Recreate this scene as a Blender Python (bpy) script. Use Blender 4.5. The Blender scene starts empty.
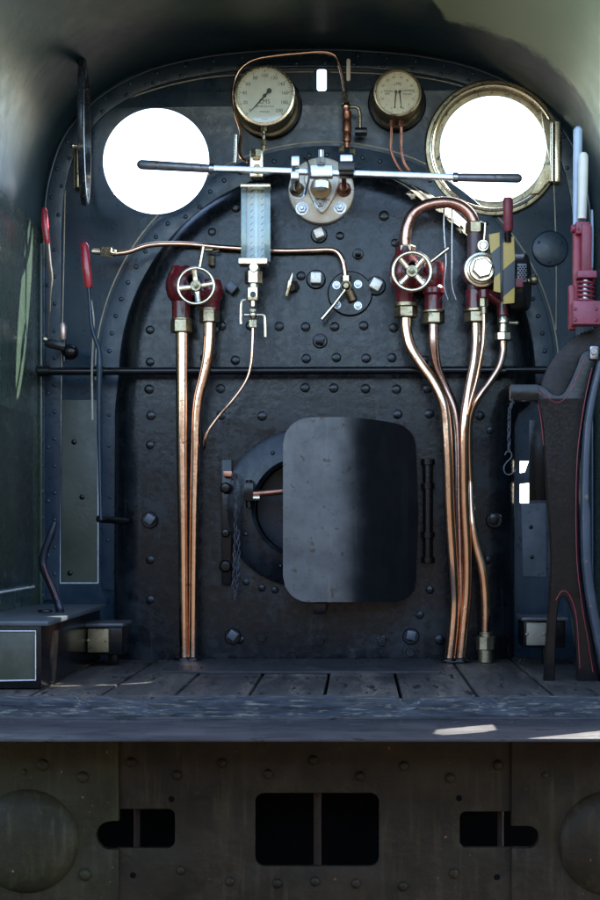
import bpy, bmesh, math, random
from mathutils import Vector, Matrix
random.seed(7)
PI = math.pi
D = bpy.data
SC = bpy.context.scene
COL = SC.collection

# ------------------------------------------------------------------ measuring frame
CX, CZ, CD = 0.232, 0.516, 6.0           # camera: x, z, distance from the backhead plane (Y = 0)
def k(Y=0.0): return 0.004 * (CD + Y) / CD
def P(px, py, Y=0.0):
    s = k(Y); return Vector((CX + (px - 358) * s, Y, CZ - (py - 531) * s))
def P2(px, py, Y=0.0):
    v = P(px, py, Y); return (v.x, v.z)

# ------------------------------------------------------------------ materials
def nt(m): m.use_nodes = True; return m.node_tree
MATS = {}
def mat(name, base, base2=None, scale=12, rough=(.3, .5), metal=0.0, bump=.15, bscale=60, coat=0.0,
        wear=None, wscale=25, wthr=.62, wmetal=None, dust=None, stretch=(1, 1, 1), spec=.5, wrough=None, streak=None):
    if name in MATS: return MATS[name]
    m = D.materials.new(name); t = nt(m); N = t.nodes; L = t.links
    b = N['Principled BSDF']
    tc = N.new('ShaderNodeNewGeometry')
    mp = N.new('ShaderNodeMapping'); L.new(tc.outputs['Position'], mp.inputs['Vector'])
    mp.inputs['Scale'].default_value = stretch
    def noise(s, d=6, r=.6):
        n = N.new('ShaderNodeTexNoise'); n.inputs['Scale'].default_value = s
        n.inputs['Detail'].default_value = d; n.inputs['Roughness'].default_value = r
        L.new(mp.outputs['Vector'], n.inputs['Vector']); return n
    def ramp(src, a, c, lo=0., hi=1.):
        r = N.new('ShaderNodeMapRange'); r.inputs['From Min'].default_value = a; r.inputs['From Max'].default_value = c
        r.inputs['To Min'].default_value = lo; r.inputs['To Max'].default_value = hi
        L.new(src, r.inputs['Value']); return r.outputs['Result']
    def mix(f, A, B):
        x = N.new('ShaderNodeMix'); x.data_type = 'RGBA'; L.new(f, x.inputs[0])
        for s, v in ((6, A), (7, B)):
            if isinstance(v, tuple): x.inputs[s].default_value = (*v, 1)
            else: L.new(v, x.inputs[s])
        return x.outputs[2]
    base2 = base2 or tuple(c * .6 for c in base)
    n1 = noise(scale)
    col = mix(ramp(n1.outputs['Fac'], .35, .68), base, base2)
    n2 = noise(scale * 4.3, 8, .7)
    ro = ramp(n2.outputs['Fac'], .3, .7, rough[0], rough[1])
    if dust:
        n4 = noise(scale * .55, 10, .72)
        f = ramp(n4.outputs['Fac'], .5, .72, 0, .75)
        col = mix(f, col, dust)
        mm = N.new('ShaderNodeMath'); mm.operation = 'MULTIPLY_ADD'; L.new(f, mm.inputs[0]); mm.inputs[1].default_value = .3; L.new(ro, mm.inputs[2]); ro = mm.outputs[0]
    if streak:
        m2 = N.new('ShaderNodeMapping'); L.new(tc.outputs['Position'], m2.inputs['Vector']); m2.inputs['Scale'].default_value = (1, 1, .09)
        n5 = N.new('ShaderNodeTexNoise'); n5.inputs['Scale'].default_value = 38; n5.inputs['Detail'].default_value = 7; n5.inputs['Roughness'].default_value = .6
        L.new(m2.outputs[0], n5.inputs['Vector'])
        n6 = noise(2.2, 4)
        q5 = N.new('ShaderNodeMath'); q5.operation = 'MULTIPLY'; L.new(ramp(n5.outputs['Fac'], .52, .70, 0, .8), q5.inputs[0]); L.new(ramp(n6.outputs['Fac'], .4, .62), q5.inputs[1])
        col = mix(q5.outputs[0], col, streak)
    b.inputs['Metallic'].default_value = metal
    if wear:
        n3 = noise(wscale, 9, .68)
        f = ramp(n3.outputs['Fac'], wthr, wthr + .03)
        col = mix(f, col, wear)
        if wmetal is not None:
            L.new(ramp(f, 0, 1, metal, wmetal), b.inputs['Metallic'])
        if wrough is not None:
            mr = N.new('ShaderNodeMix'); mr.data_type = 'FLOAT'; L.new(f, mr.inputs[0]); L.new(ro, mr.inputs[2]); mr.inputs[3].default_value = wrough; ro = mr.outputs[0]
    L.new(col, b.inputs['Base Color']); L.new(ro, b.inputs['Roughness'])
    b.inputs['Coat Weight'].default_value = coat; b.inputs['Coat Roughness'].default_value = .12
    b.inputs['Specular IOR Level'].default_value = spec
    if bump:
        nb = noise(bscale, 5, .55); nl = noise(bscale * .12, 3, .5)
        ad = N.new('ShaderNodeMath'); ad.operation = 'MULTIPLY_ADD'
        L.new(nl.outputs['Fac'], ad.inputs[0]); ad.inputs[1].default_value = 3.0; L.new(nb.outputs['Fac'], ad.inputs[2])
        bp = N.new('ShaderNodeBump'); bp.inputs['Strength'].default_value = bump; bp.inputs['Distance'].default_value = .004
        nm = noise(4.5, 3); L.new(ramp(nm.outputs['Fac'], .35, .65, bump * .25, bump * 1.2), bp.inputs['Strength'])
        L.new(ad.outputs[0], bp.inputs['Height']); L.new(bp.outputs['Normal'], b.inputs['Normal'])
    MATS[name] = m; return m

NAVY = mat('navy_paint', (.006, .020, .036), (.012, .030, .050), 5, (.22, .40), bump=.25, bscale=45, coat=.0, dust=(.026, .046, .058), wear=(.07, .08, .085), wscale=38, wthr=.68, streak=(.035, .05, .055))
NAVY2 = mat('green_black_wall', (.030, .050, .036), (.042, .064, .044), 3, (.16, .36), bump=.3, bscale=30, coat=.3)
BLACK = mat('boiler_black', (.0022, .0034, .005), (.005, .0075, .010), 7, (.14, .36), bump=.3, bscale=42, spec=.38, dust=(.020, .026, .032), wear=(.055, .055, .052), wscale=95, wthr=.67, streak=(.030, .032, .034))
BLACKP = mat('black_iron', (.003, .003, .0035), (.007, .0062, .0065), 20, (.12, .30), bump=.10, bscale=60, spec=.35, wear=(.045, .032, .026), wscale=70, wthr=.68)
OLIVE = mat('olive_paint', (.040, .045, .028), (.062, .066, .044), 7, (.3, .5), bump=.2, dust=(.09, .092, .07), wear=(.012, .012, .010), wscale=60, wthr=.69)
GREENW = mat('dark_green_paint', (.014, .022, .014), (.020, .028, .018), 3, (.2, .4), bump=.2, bscale=25, coat=.2, wear=(.10, .11, .09), wscale=70, wthr=.72)
GREY = mat('grey_worn_paint', (.10, .11, .12), (.06, .07, .08), 14, (.4, .6), bump=.3, wear=(.02, .02, .02), wscale=30, wthr=.62)
CREAM = mat('cream_lining', (.50, .44, .33), (.34, .30, .23), 30, (.4, .6), bump=.1)
WHITE = mat('white_lining', (.62, .62, .60), (.45, .45, .44), 40, (.4, .6), bump=.1, wear=(.08, .08, .07), wscale=90, wthr=.64)
BRASS = mat('worn_brass', (.86, .78, .60), (.74, .62, .42), 25, (.16, .36), 1.0, .12, 120, wear=(.26, .18, .10), wscale=55, wthr=.63, wmetal=.6)
BRASSD = mat('dull_brass', (.48, .40, .26), (.28, .22, .13), 22, (.28, .5), 1.0, .2, 100, wear=(.05, .045, .035), wscale=45, wthr=.58, wmetal=.2)
COPPER = mat('polished_copper', (.93, .62, .44), (.84, .48, .31), 14, (.09, .24), 1.0, .08, 90, wear=(.34, .14, .08), wscale=32, wthr=.64, wmetal=1, wrough=.4)
COPPERD = mat('dull_copper', (.50, .22, .14), (.30, .13, .09), 20, (.3, .5), 1.0, .15, 90, wear=(.07, .04, .03), wscale=34, wthr=.6, wmetal=.4)
BLUEP = mat('oxidised_pipe', (.10, .11, .15), (.16, .13, .14), 22, (.25, .4), .8, .1, 90)
STEEL = mat('bright_steel', (.56, .57, .60), (.44, .45, .48), 30, (.22, .4), 1.0, .08, 130, wear=(.20, .17, .14), wscale=50, wthr=.66)
DSTEEL = mat('dark_steel_sheet', (.125, .120, .112), (.07, .068, .066), 10, (.30, .5), .4, .15, 70, dust=(.15, .145, .135), wear=(.07, .05, .038), wscale=26, wthr=.60, streak=(.19, .18, .165))
RED = mat('red_enamel', (.17, .008, .014), (.085, .007, .011), 25, (.18, .38), bump=.3, coat=.3, wear=(.035, .022, .022), wscale=38, wthr=.55)
GRIP = mat('red_grip', (.42, .025, .035), (.32, .02, .03), 25, (.2, .34), bump=.15, coat=.4, wear=(.14, .03, .03), wscale=90, wthr=.62)
CRIM = mat('crimson_paint', (.26, .030, .052), (.17, .022, .036), 18, (.28, .5), bump=.35, wear=(.06, .022, .022), wscale=70, wthr=.61, dust=(.30, .08, .10))
PINK = mat('faded_crimson_paint', (.30, .055, .085), (.22, .040, .062), 18, (.35, .5), bump=.35, wear=(.07, .022, .025), wscale=70, wthr=.62, dust=(.34, .10, .13))
PLAQ = mat('cream_bronze', (.80, .76, .68), (.66, .58, .46), 24, (.3, .5), .35, .25, 80, wear=(.26, .17, .10), wscale=40, wthr=.62)
WOOD = mat('worn_deck_wood', (.024, .021, .019), (.055, .048, .041), 9, (.45, .8), bump=.8, bscale=40, spec=.3, dust=(.21, .165, .118), wear=(.006, .006, .006), wscale=20, wthr=.58, stretch=(1, .18, 1))
BEAMW = mat('flaking_blue_timber', (.018, .023, .030), (.040, .044, .050), 26, (.5, .8), bump=1.0, bscale=70, spec=.3, wear=(.13, .115, .092), wscale=85, wthr=.555, stretch=(.16, 1, 1.6), dust=(.075, .070, .064))
FALLP = mat('worn_plate_steel', (.036, .034, .036), (.020, .020, .022), 9, (.42, .65), .2, .4, 60, spec=.35, dust=(.075, .070, .066), wear=(.012, .011, .011), wscale=26, wthr=.58, stretch=(.35, 1, 1))
DRAG = mat('drag_beam_paint', (.015, .0105, .0055), (.030, .0215, .0115), 6, (.4, .65), bump=1.0, spec=.18, bscale=50, wear=(.26, .10, .025), wscale=30, wthr=.672, dust=(.055, .042, .024), streak=(.066, .046, .023))
DRAGS = mat('drag_side_paint', (.020, .0175, .008), (.036, .032, .014), 7, (.4, .65), bump=1.0, spec=.18, bscale=50, wear=(.26, .20, .10), wscale=42, wthr=.665, dust=(.058, .050, .025), streak=(.06, .05, .027))
RUST = mat('rusty_rod', (.03, .016, .009), (.018, .011, .008), 30, (.6, .8), .0, .4, 80, spec=.2)
RUBBER = mat('soot', (.003, .003, .0035), (.005, .005, .005), 10, (.8, .9), bump=.2, spec=.05)
RUBBER_C = mat('coal', (.012, .012, .013), (.02, .02, .022), 60, (.3, .6), bump=.3)
DIAL = mat('enamel_dial', (.90, .86, .74), (.80, .75, .62), 30, (.35, .45), bump=.03, wear=(.58, .49, .36), wscale=80, wthr=.68)
DIAL2 = mat('aged_dial', (.92, .78, .56), (.80, .64, .44), 30, (.35, .45), bump=.03, wear=(.55, .38, .22), wscale=60, wthr=.64)
INK = mat('brown_ink', (.09, .08, .065), rough=(.5, .6), bump=0)
REDL = mat('red_lining', (.32, .03, .05), rough=(.4, .5), bump=0)
CREAMP = mat('cream_handle', (.72, .66, .54), (.64, .58, .47), 20, (.3, .45), bump=.1)
LBLUE = mat('pale_blue_handle', (.42, .50, .60), (.36, .43, .52), 20, (.25, .4), bump=.1)
BALLAST = mat('ballast', (.036, .029, .022), (.022, .018, .014), 9, (.8, .95), bump=1, bscale=25, spec=.2)
STRIPB = mat('gauge_back_plate', (.80, .83, .86), (.72, .76, .80), 40, (.3, .4), bump=0)

def ceiling_mat():
    m = D.materials.new('lit_patch_ceiling_paint'); t = nt(m); N = t.nodes; L = t.links; b = N['Principled BSDF']
    g = N.new('ShaderNodeNewGeometry')
    def noise(s, d=8, r=.65):
        n = N.new('ShaderNodeTexNoise'); n.inputs['Scale'].default_value = s; n.inputs['Detail'].default_value = d
        n.inputs['Roughness'].default_value = r; L.new(g.outputs['Position'], n.inputs['Vector']); return n.outputs['Fac']
    sp = N.new('ShaderNodeSeparateXYZ'); L.new(g.outputs['Position'], sp.inputs[0])
    def M(op, a, bb, c=None):
        x = N.new('ShaderNodeMath'); x.operation = op
        for i, v in enumerate((a, bb, c)):
            if v is None: continue
            if isinstance(v, (int, float)): x.inputs[i].default_value = v
            else: L.new(v, x.inputs[i])
        return x.outputs[0]
    # bounced light put into the colour: pale green patches on a dark roof
    # strong at right towards the open end, faint left of centre
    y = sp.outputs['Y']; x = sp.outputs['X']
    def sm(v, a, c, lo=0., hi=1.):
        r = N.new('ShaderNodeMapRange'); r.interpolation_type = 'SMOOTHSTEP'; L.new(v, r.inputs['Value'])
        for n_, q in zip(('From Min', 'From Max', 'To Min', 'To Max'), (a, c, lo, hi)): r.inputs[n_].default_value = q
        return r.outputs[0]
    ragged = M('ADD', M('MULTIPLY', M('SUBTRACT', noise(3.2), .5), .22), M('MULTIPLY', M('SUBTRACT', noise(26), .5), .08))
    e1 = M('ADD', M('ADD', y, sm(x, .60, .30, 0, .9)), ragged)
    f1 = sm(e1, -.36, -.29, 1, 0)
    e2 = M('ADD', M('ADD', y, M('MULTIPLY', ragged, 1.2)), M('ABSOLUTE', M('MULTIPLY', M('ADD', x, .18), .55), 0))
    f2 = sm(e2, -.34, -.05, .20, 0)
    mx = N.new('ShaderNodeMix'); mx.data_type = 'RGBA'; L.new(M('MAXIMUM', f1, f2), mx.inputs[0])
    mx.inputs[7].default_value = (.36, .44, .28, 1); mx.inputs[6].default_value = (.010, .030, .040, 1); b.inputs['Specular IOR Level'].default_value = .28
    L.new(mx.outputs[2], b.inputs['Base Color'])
    r = N.new('ShaderNodeMapRange'); L.new(noise(12), r.inputs['Value']); r.inputs['To Min'].default_value = .25; r.inputs['To Max'].default_value = .55
    L.new(r.outputs[0], b.inputs['Roughness'])
    bp = N.new('ShaderNodeBump'); bp.inputs['Strength'].default_value = .35; bp.inputs['Distance'].default_value = .005
    L.new(noise(9, 5), bp.inputs['Height']); L.new(bp.outputs[0], b.inputs['Normal'])
    return m
CLX, CLK, CL0 = 0.0, -.15, -.34
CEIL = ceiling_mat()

def hazard_mat():
    m = D.materials.new('hazard_tape'); t = nt(m); N = t.nodes; L = t.links; b = N['Principled BSDF']
    g = N.new('ShaderNodeNewGeometry'); sp = N.new('ShaderNodeSeparateXYZ'); L.new(g.outputs['Position'], sp.inputs[0])
    def M(op, a, bb, c=None):
        x = N.new('ShaderNodeMath'); x.operation = op
        for i, v in enumerate((a, bb, c)):
            if v is None: continue
            if isinstance(v, (int, float)): x.inputs[i].default_value = v
            else: L.new(v, x.inputs[i])
        return x.outputs[0]
    kk = .004 * (6 - .27) / 6
    q = M('ADD', M('MULTIPLY_ADD', sp.outputs['Z'], -1 / kk, 531 + CZ / kk), M('MULTIPLY_ADD', sp.outputs['X'], .85 / kk, .85 * (358 - 502 - CX / kk)))
    half = M('MULTIPLY', M('GREATER_THAN', sp.outputs['X'], CX + 143.7 * kk), .5)
    fr = M('FRACT', M('ADD', M('MULTIPLY_ADD', q, 1 / 54., -244 / 54. + 8), half), 0)
    class gt: outputs = [M('LESS_THAN', fr, .5)]
    n = N.new('ShaderNodeTexNoise'); n.inputs['Scale'].default_value = 70; n.inputs['Detail'].default_value = 6; L.new(g.outputs['Position'], n.inputs['Vector'])
    y = N.new('ShaderNodeMix'); y.data_type = 'RGBA'; L.new(n.outputs['Fac'], y.inputs[0]); y.inputs[6].default_value = (.62, .42, .07, 1); y.inputs[7].default_value = (.46, .31, .09, 1)
    x = N.new('ShaderNodeMix'); x.data_type = 'RGBA'; L.new(gt.outputs[0], x.inputs[0]); L.new(y.outputs[2], x.inputs[6]); x.inputs[7].default_value = (.05, .055, .065, 1)
    L.new(x.outputs[2], b.inputs['Base Color']); b.inputs['Roughness'].default_value = .4
    return m
HAZ = hazard_mat()

def glass_mat(name, tint, refl=1.0):
    m = D.materials.new(name); t = nt(m); N = t.nodes; L = t.links; N.remove(N['Principled BSDF'])
    o = N['Material Output']; tr = N.new('ShaderNodeBsdfTransparent'); tr.inputs[0].default_value = (*tint, 1)
    gl = N.new('ShaderNodeBsdfGlossy'); gl.inputs['Roughness'].default_value = .04
    lw = N.new('ShaderNodeLayerWeight'); pw = N.new('ShaderNodeMath'); pw.operation = 'POWER'; L.new(lw.outputs['Facing'], pw.inputs[0]); pw.inputs[1].default_value = 5
    fr = N.new('ShaderNodeMapRange'); L.new(pw.outputs[0], fr.inputs['Value']); fr.inputs['To Min'].default_value = .04; fr.inputs['To Max'].default_value = .9
    mx = N.new('ShaderNodeMixShader'); L.new(fr.outputs[0], mx.inputs[0]); L.new(tr.outputs[0], mx.inputs[1]); L.new(gl.outputs[0], mx.inputs[2])
    L.new(mx.outputs[0], o.inputs['Surface']); return m
GLASS = glass_mat('clear_glass', (.96, .98, .97)); GLASSG = glass_mat('greenish_glass', (.95, .98, .97))

# ------------------------------------------------------------------ mesh helpers
WO = {}
def frame_of(axis, up=Vector((0, 0, 1))):
    z = Vector(axis).normalized()
    if abs(z.dot(up)) > .98: up = Vector((1, 0, 0)) if abs(z.x) < .9 else Vector((0, 1, 0))
    x = up.cross(z).normalized(); y = z.cross(x)
    return Matrix((x, y, z)).transposed()
class MB:
    def __init__(s): s.bm = bmesh.new()
    def merge(s, b2, M=None):
        if M is not None: b2.transform(M)
        me = D.meshes.new('t'); b2.to_mesh(me); b2.free(); s.bm.from_mesh(me); D.meshes.remove(me); return s
    def box(s, c, size, rot=None, bev=.002, seg=2):
        b = bmesh.new(); bmesh.ops.create_cube(b, size=1)
        b.transform(Matrix.Diagonal((*size, 1)))
        bv = min(bev, min(size) * .45)
        if bv > 0: bmesh.ops.bevel(b, geom=b.edges[:], offset=bv, segments=seg, profile=.6, affect='EDGES')
        R = rot.to_4x4() if rot is not None else Matrix.Identity(4)
        return s.merge(b, Matrix.Translation(Vector(c)) @ R)
    def lathe(s, prof, o, axis, seg=32, up=Vector((0, 0, 1)), rot=0):
        """prof: list of (radius, height along axis)"""
        b = bmesh.new(); rings = []
        for r, h in prof:
            if r < 1e-6: rings.append([b.verts.new((0, 0, h))])
            else: rings.append([b.verts.new((r * math.cos(2 * PI * i / seg + rot), r * math.sin(2 * PI * i / seg + rot), h)) for i in range(seg)])
        for A, B in zip(rings, rings[1:]):
            for i in range(seg):
                j = (i + 1) % seg
                if len(A) == 1 and len(B) == 1: continue
                if len(A) == 1: b.faces.new((A[0], B[j], B[i]))
                elif len(B) == 1: b.faces.new((A[i], A[j], B[0]))
                else: b.faces.new((A[i], A[j], B[j], B[i]))
        bmesh.ops.recalc_face_normals(b, faces=b.faces[:])
        return s.merge(b, Matrix.Translation(Vector(o)) @ frame_of(axis, up).to_4x4())
    def cyl(s, a, b, r, r2=None, seg=24, bev=None):
        a = Vector(a); b = Vector(b); h = (b - a).length; r2 = r if r2 is None else r2
        e = min(bev if bev is not None else .0015, r * .4, r2 * .4, h * .3)
        return s.lathe([(0, 0), (r - e, 0), (r, e), (r2, h - e), (r2 - e, h), (0, h)], a, b - a, seg)
    def nut(s, a, b, r, n=6, rot=0.0, bev=.0015):
        a = Vector(a); b = Vector(b); h = (b - a).length
        e = min(bev * 1.3, h * .25)
        return s.lathe([(0, 0), (r - e, 0), (r, e), (r, h - e), (r - e, h), (0, h)], a, b - a, n, rot=rot)
    def tube(s, pts, r, seg=16, cyc=False, sub=8, smooth=True, flat=1.0, caps=True):
        pts = [Vector(p) for p in pts]; n = len(pts)
        rr = r if isinstance(r, (list, tuple)) else [r] * n
        Q = []; R = []
        if smooth and n > 2:
            rng = range(n if cyc else n - 1)
            for i in rng:
                g = lambda j: pts[j % n] if cyc else pts[max(0, min(n - 1, j))]
                p0, p1, p2, p3 = g(i - 1), g(i), g(i + 1), g(i + 2)
                r1, r2_ = rr[i % n], rr[(i + 1) % n]
                for q in range(sub):
                    t = q / sub
                    Q.append(.5 * ((2 * p1) + (p2 - p0) * t + (2 * p0 - 5 * p1 + 4 * p2 - p3) * t * t + (3 * p1 - p0 - 3 * p2 + p3) * t ** 3))
                    R.append(r1 + (r2_ - r1) * t)
            if not cyc: Q.append(pts[-1]); R.append(rr[-1])
        else: Q, R = pts, list(rr)
        m = len(Q); b = bmesh.new(); rings = []
        T = []
        for i in range(m):
            a = Q[(i - 1) % m] if (cyc or i > 0) else Q[0]; c = Q[(i + 1) % m] if (cyc or i < m - 1) else Q[-1]
            T.append((c - a).normalized())
        F = frame_of(T[0]); u = F.col[0].copy()
        for i in range(m):
            u = (u - T[i] * u.dot(T[i])).normalized(); v = T[i].cross(u)
            rings.append([b.verts.new(Q[i] + (u * math.cos(2 * PI * j / seg) + v * math.sin(2 * PI * j / seg) * flat) * R[i]) for j in range(seg)])
        prs = list(zip(range(m - 1), range(1, m))) + ([(m - 1, 0)] if cyc else [])
        for A, B in prs:
            for j in range(seg):
                b.faces.new((rings[A][j], rings[A][(j + 1) % seg], rings[B][(j + 1) % seg], rings[B][j]))
        if not cyc and caps:
            b.faces.new(rings[0][::-1]); b.faces.new(rings[-1])
        bmesh.ops.recalc_face_normals(b, faces=b.faces[:])
        return s.merge(b)
    def sph(s, c, r, seg=20, sc=(1, 1, 1)):
        b = bmesh.new(); bmesh.ops.create_uvsphere(b, u_segments=seg, v_segments=max(8, seg // 2), radius=r)
        return s.merge(b, Matrix.Translation(Vector(c)) @ Matrix.Diagonal((*sc, 1)))
    def torus(s, c, axis, R, r, seg=48, ms=12, flat=1.0):
        F = frame_of(axis)
        return s.tube([Vector(c) + F.col[0] * R * math.cos(2 * PI * i / seg) + F.col[1] * R * math.sin(2 * PI * i / seg) for i in range(seg)], r, ms, cyc=True, smooth=False, flat=flat)
    def plate(s, outer, holes, y0, th, bev=.001, res=2, M=None):
        """outline in (x, z); front face at Y = y0, body going back to y0 + th"""
        c = D.curves.new('t', 'CURVE'); c.dimensions = '2D'; c.fill_mode = 'BOTH'
        for poly in [outer] + list(holes):
            sp = c.splines.new('POLY'); sp.points.add(len(poly) - 1)
            for i, (x, z) in enumerate(poly): sp.points[i].co = (x, z, 0, 1)
            sp.use_cyclic_u = True
        c.extrude = th / 2 - bev; c.bevel_depth = bev; c.offset = -bev; c.bevel_resolution = res
        o = D.objects.new('t', c); COL.objects.link(o)
        dg = bpy.context.evaluated_depsgraph_get(); me = D.meshes.new_from_object(o.evaluated_get(dg))
        b = bmesh.new(); b.from_mesh(me); D.meshes.remove(me); D.objects.remove(o); D.curves.remove(c)
        bmesh.ops.remove_doubles(b, verts=b.verts[:], dist=1e-5)
        A = Matrix(((1, 0, 0, 0), (0, 0, -1, y0 + th / 2), (0, 1, 0, 0), (0, 0, 0, 1)))
        b.transform(A)
        bmesh.ops.recalc_face_normals(b, faces=b.faces[:])
        return s.merge(b, M)
    def text(s, body, c, size, depth=.0004, rot=0.0, font=None):
        cu = D.curves.new('t', 'FONT'); cu.body = body; cu.size = size; cu.align_x = 'CENTER'; cu.align_y = 'CENTER'; cu.extrude = depth / 2
        o = D.objects.new('t', cu); COL.objects.link(o)
        dg = bpy.context.evaluated_depsgraph_get(); me = D.meshes.new_from_object(o.evaluated_get(dg))
        b = bmesh.new(); b.from_mesh(me); D.meshes.remove(me); D.objects.remove(o); D.curves.remove(cu)
        return s.merge(b, Matrix.Translation(Vector(c)) @ Matrix.Rotation(rot, 4, 'Y') @ Matrix.Rotation(PI / 2, 4, 'X'))
    def build(s, name, m, parent=None, origin=None, ang=35, mods=None):
        if origin is None:
            vs = [v.co for v in s.bm.verts]
            origin = Vector([(min(v[i] for v in vs) + max(v[i] for v in vs)) / 2 for i in range(3)])
        origin = Vector(origin)
        s.bm.transform(Matrix.Translation(-origin))
        me = D.meshes.new(name); s.bm.to_mesh(me); s.bm.free()
        me.materials.append(m); me.shade_smooth(); me.set_sharp_from_angle(angle=math.radians(ang))
        o = D.objects.new(name, me); COL.objects.link(o); place(o, origin, parent); return o
def place(o, w, parent=None):
    w = Vector(w); WO[o.name] = w
    if parent is not None: o.parent = parent; o.location = w - WO[parent.name]
    else: o.location = w
def tag(o, label=None, cat=None, group=None, kind=None):
    if label: o['label'] = label
    if cat: o['category'] = cat
    if group: o['group'] = group
    if kind: o['kind'] = kind
    return o
def thing(name, label, cat, loc, group=None):
    o = D.objects.new(name, None); COL.objects.link(o); o.empty_display_size = .05; place(o, loc); tag(o, label, cat, group); return o
RV = {}
def rivet(p, r, m, parent, name='rivet', axis=(0, -1, 0), hgt=.5):
    key = (round(r, 4), m.name, name, tuple(axis), hgt)
    if key not in RV:
        b = MB(); b.lathe([(r, 0), (r * .96, r * hgt * .35), (r * .78, r * hgt * .72), (r * .45, r * hgt * .95), (0, r * hgt)], (0, 0, 0), axis, 16)
        o = b.build(name, m, None, origin=(0, 0, 0)); RV[key] = o.data; D.objects.remove(o)
    o = D.objects.new(name, RV[key]); COL.objects.link(o); place(o, p, parent); return o
def arc(cx, cy, r, a0, a1, n):
    return [(cx + r * math.cos(math.radians(a0 + (a1 - a0) * i / n)), cy - r * math.sin(math.radians(a0 + (a1 - a0) * i / n))) for i in range(n + 1)]
def circ(cx, cy, r, n=72): return arc(cx, cy, r, 0, 360 * (n - 1) / n, n - 1)
def cr(pts, sub=6, cyc=False):
    n = len(pts); out = []
    for i in range(n if cyc else n - 1):
        g = lambda j: pts[j % n] if cyc else pts[max(0, min(n - 1, j))]
        p0, p1, p2, p3 = [Vector(g(i + q)) for q in (-1, 0, 1, 2)]
        for q in range(sub):
            t = q / sub
            out.append(tuple(.5 * ((2 * p1) + (p2 - p0) * t + (2 * p0 - 5 * p1 + 4 * p2 - p3) * t * t + (3 * p1 - p0 - 3 * p2 + p3) * t ** 3)))
    if not cyc: out.append(tuple(pts[-1]))
    return out
def rrect(x0, y0, x1, y1, r, n=6):
    o = []
    for cx, cy, a in ((x1 - r, y0 + r, 90), (x0 + r, y0 + r, 180), (x0 + r, y1 - r, 270), (x1 - r, y1 - r, 360)):
        o += arc(cx, cy, r, a, a + 90, n) if False else arc(cx, cy, r, a - 0, a + 90, n)
    # order: top right (90->0 reversed) handled by sorting angle around the centre
    c = Vector(((x0 + x1) / 2, (y0 + y1) / 2))
    return o
def rr2(x0, y0, x1, y1, r, n=6):
    o = []
    for cx, cy, a in ((x1 - r, y0 + r, 0), (x0 + r, y0 + r, 90), (x0 + r, y1 - r, 180), (x1 - r, y1 - r, 270)):
        o += arc(cx, cy, r, a, a + 90, n)
    return o
def W(pts, Y=0.0): return [P2(x, y, Y) for x, y in pts]
def W3(pts, Y=0.0): return [P(x, y, Y) for x, y in pts]
F = Vector((0, -1, 0))     # towards the camera

# ================================================================== SETTING
b = bmesh.new(); bmesh.ops.create_grid(b, x_segments=160, y_segments=160, size=80)
for v in b.verts:
    t_ = min(1, max(0, (-v.co.y - 6.9) / 2)); v.co.z = 3.45 * t_ * t_ * (3 - 2 * t_) + .12 * math.sin(v.co.x * 1.7) * math.cos(v.co.y * 1.3)  # unseen bank added behind the camera to block low sky
gr_ = tag(MB().merge(b).build('ground', BALLAST, None, origin=(0, 0, 0)), kind='structure'); gr_.location = (0, 0, -1.45)

# ================================================================== CAB FRONT SHEET
YS = .12
OUT = cr([(42, 230), (46, 185), (60, 140), (84, 108), (112, 86), (150, 68), (200, 56), (250, 50), (300, 48), (360, 49), (430, 56), (490, 72), (540, 100), (572, 140), (588, 185), (594, 235)], 6)
outline = [(42, 668)] + OUT + [(596, 668)]
sheet = thing('cab_front_sheet', 'dark blue riveted front sheet of the engine cab with cream lining and round openings', 'cab wall', P(300, 660, YS))
BC = (327, 374)

b = MB(); b.plate(W(outline, YS), [W(circ(156, 161, 53), YS), W(circ(494, 148, 57), YS), W(rr2(317, 69, 326.5, 91, 2.5, 4), YS),
     W([(520, 461), (529, 461), (527, 466), (525, 472), (520, 473)], YS), W([(520, 484), (529, 483), (529, 503), (520, 503)], YS)], YS, .010, .0015)
b.build('sheet_plate', NAVY, sheet)
# cream lining as a closed band of thin paint line
LA = cr([(60, 583), (60, 480), (61, 400), (64, 250), (66, 165), (70, 146), (79, 129), (95, 117), (120, 102), (160, 88), (200, 79), (237, 75), (300, 72), (380, 74), (430, 79), (470, 89), (512, 106), (540, 130), (552, 165), (556, 250), (556, 330)], 8)
LB = [(98, 583), (98, 405)] + cr([(95.5, 380)] + arc(BC[0], BC[1], 232, 176, 4, 34) + [(559, 372)], 3) + [(559, 384)]
for pts, m_, r_ in ((LA[:16], WHITE, .0030), ([(60, 583), (98, 583)], WHITE, .0030), (LB[:2], WHITE, .0030), (LA[15:], CREAM, .0026), (LB[2:], CREAM, .0030)):
    def clear(q): return math.hypot(q[0] - 156, q[1] - 161) > 53.5 and math.hypot(q[0] - 493, q[1] - 149) > 60 and not (314 < q[0] < 329 and q[1] < 93)
    dense = []
    for u_, v_ in zip(pts, pts[1:]):
        n_ = max(1, int(math.hypot(u_[0] - v_[0], u_[1] - v_[1]) / 2))
        dense += [(u_[0] + (v_[0] - u_[0]) * i_ / n_, u_[1] + (v_[1] - u_[1]) * i_ / n_) for i_ in range(n_)]
    dense.append(pts[-1]); run = []
    for q in dense + [None]:
        if q is not None and clear(q): run.append(q)
        else:
            if len(run) > 2: b = MB(); b.tube(W3(run, YS - .0004), r_, 6, smooth=False, flat=1); b.build('lining', m_, sheet)
            run = []
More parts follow.
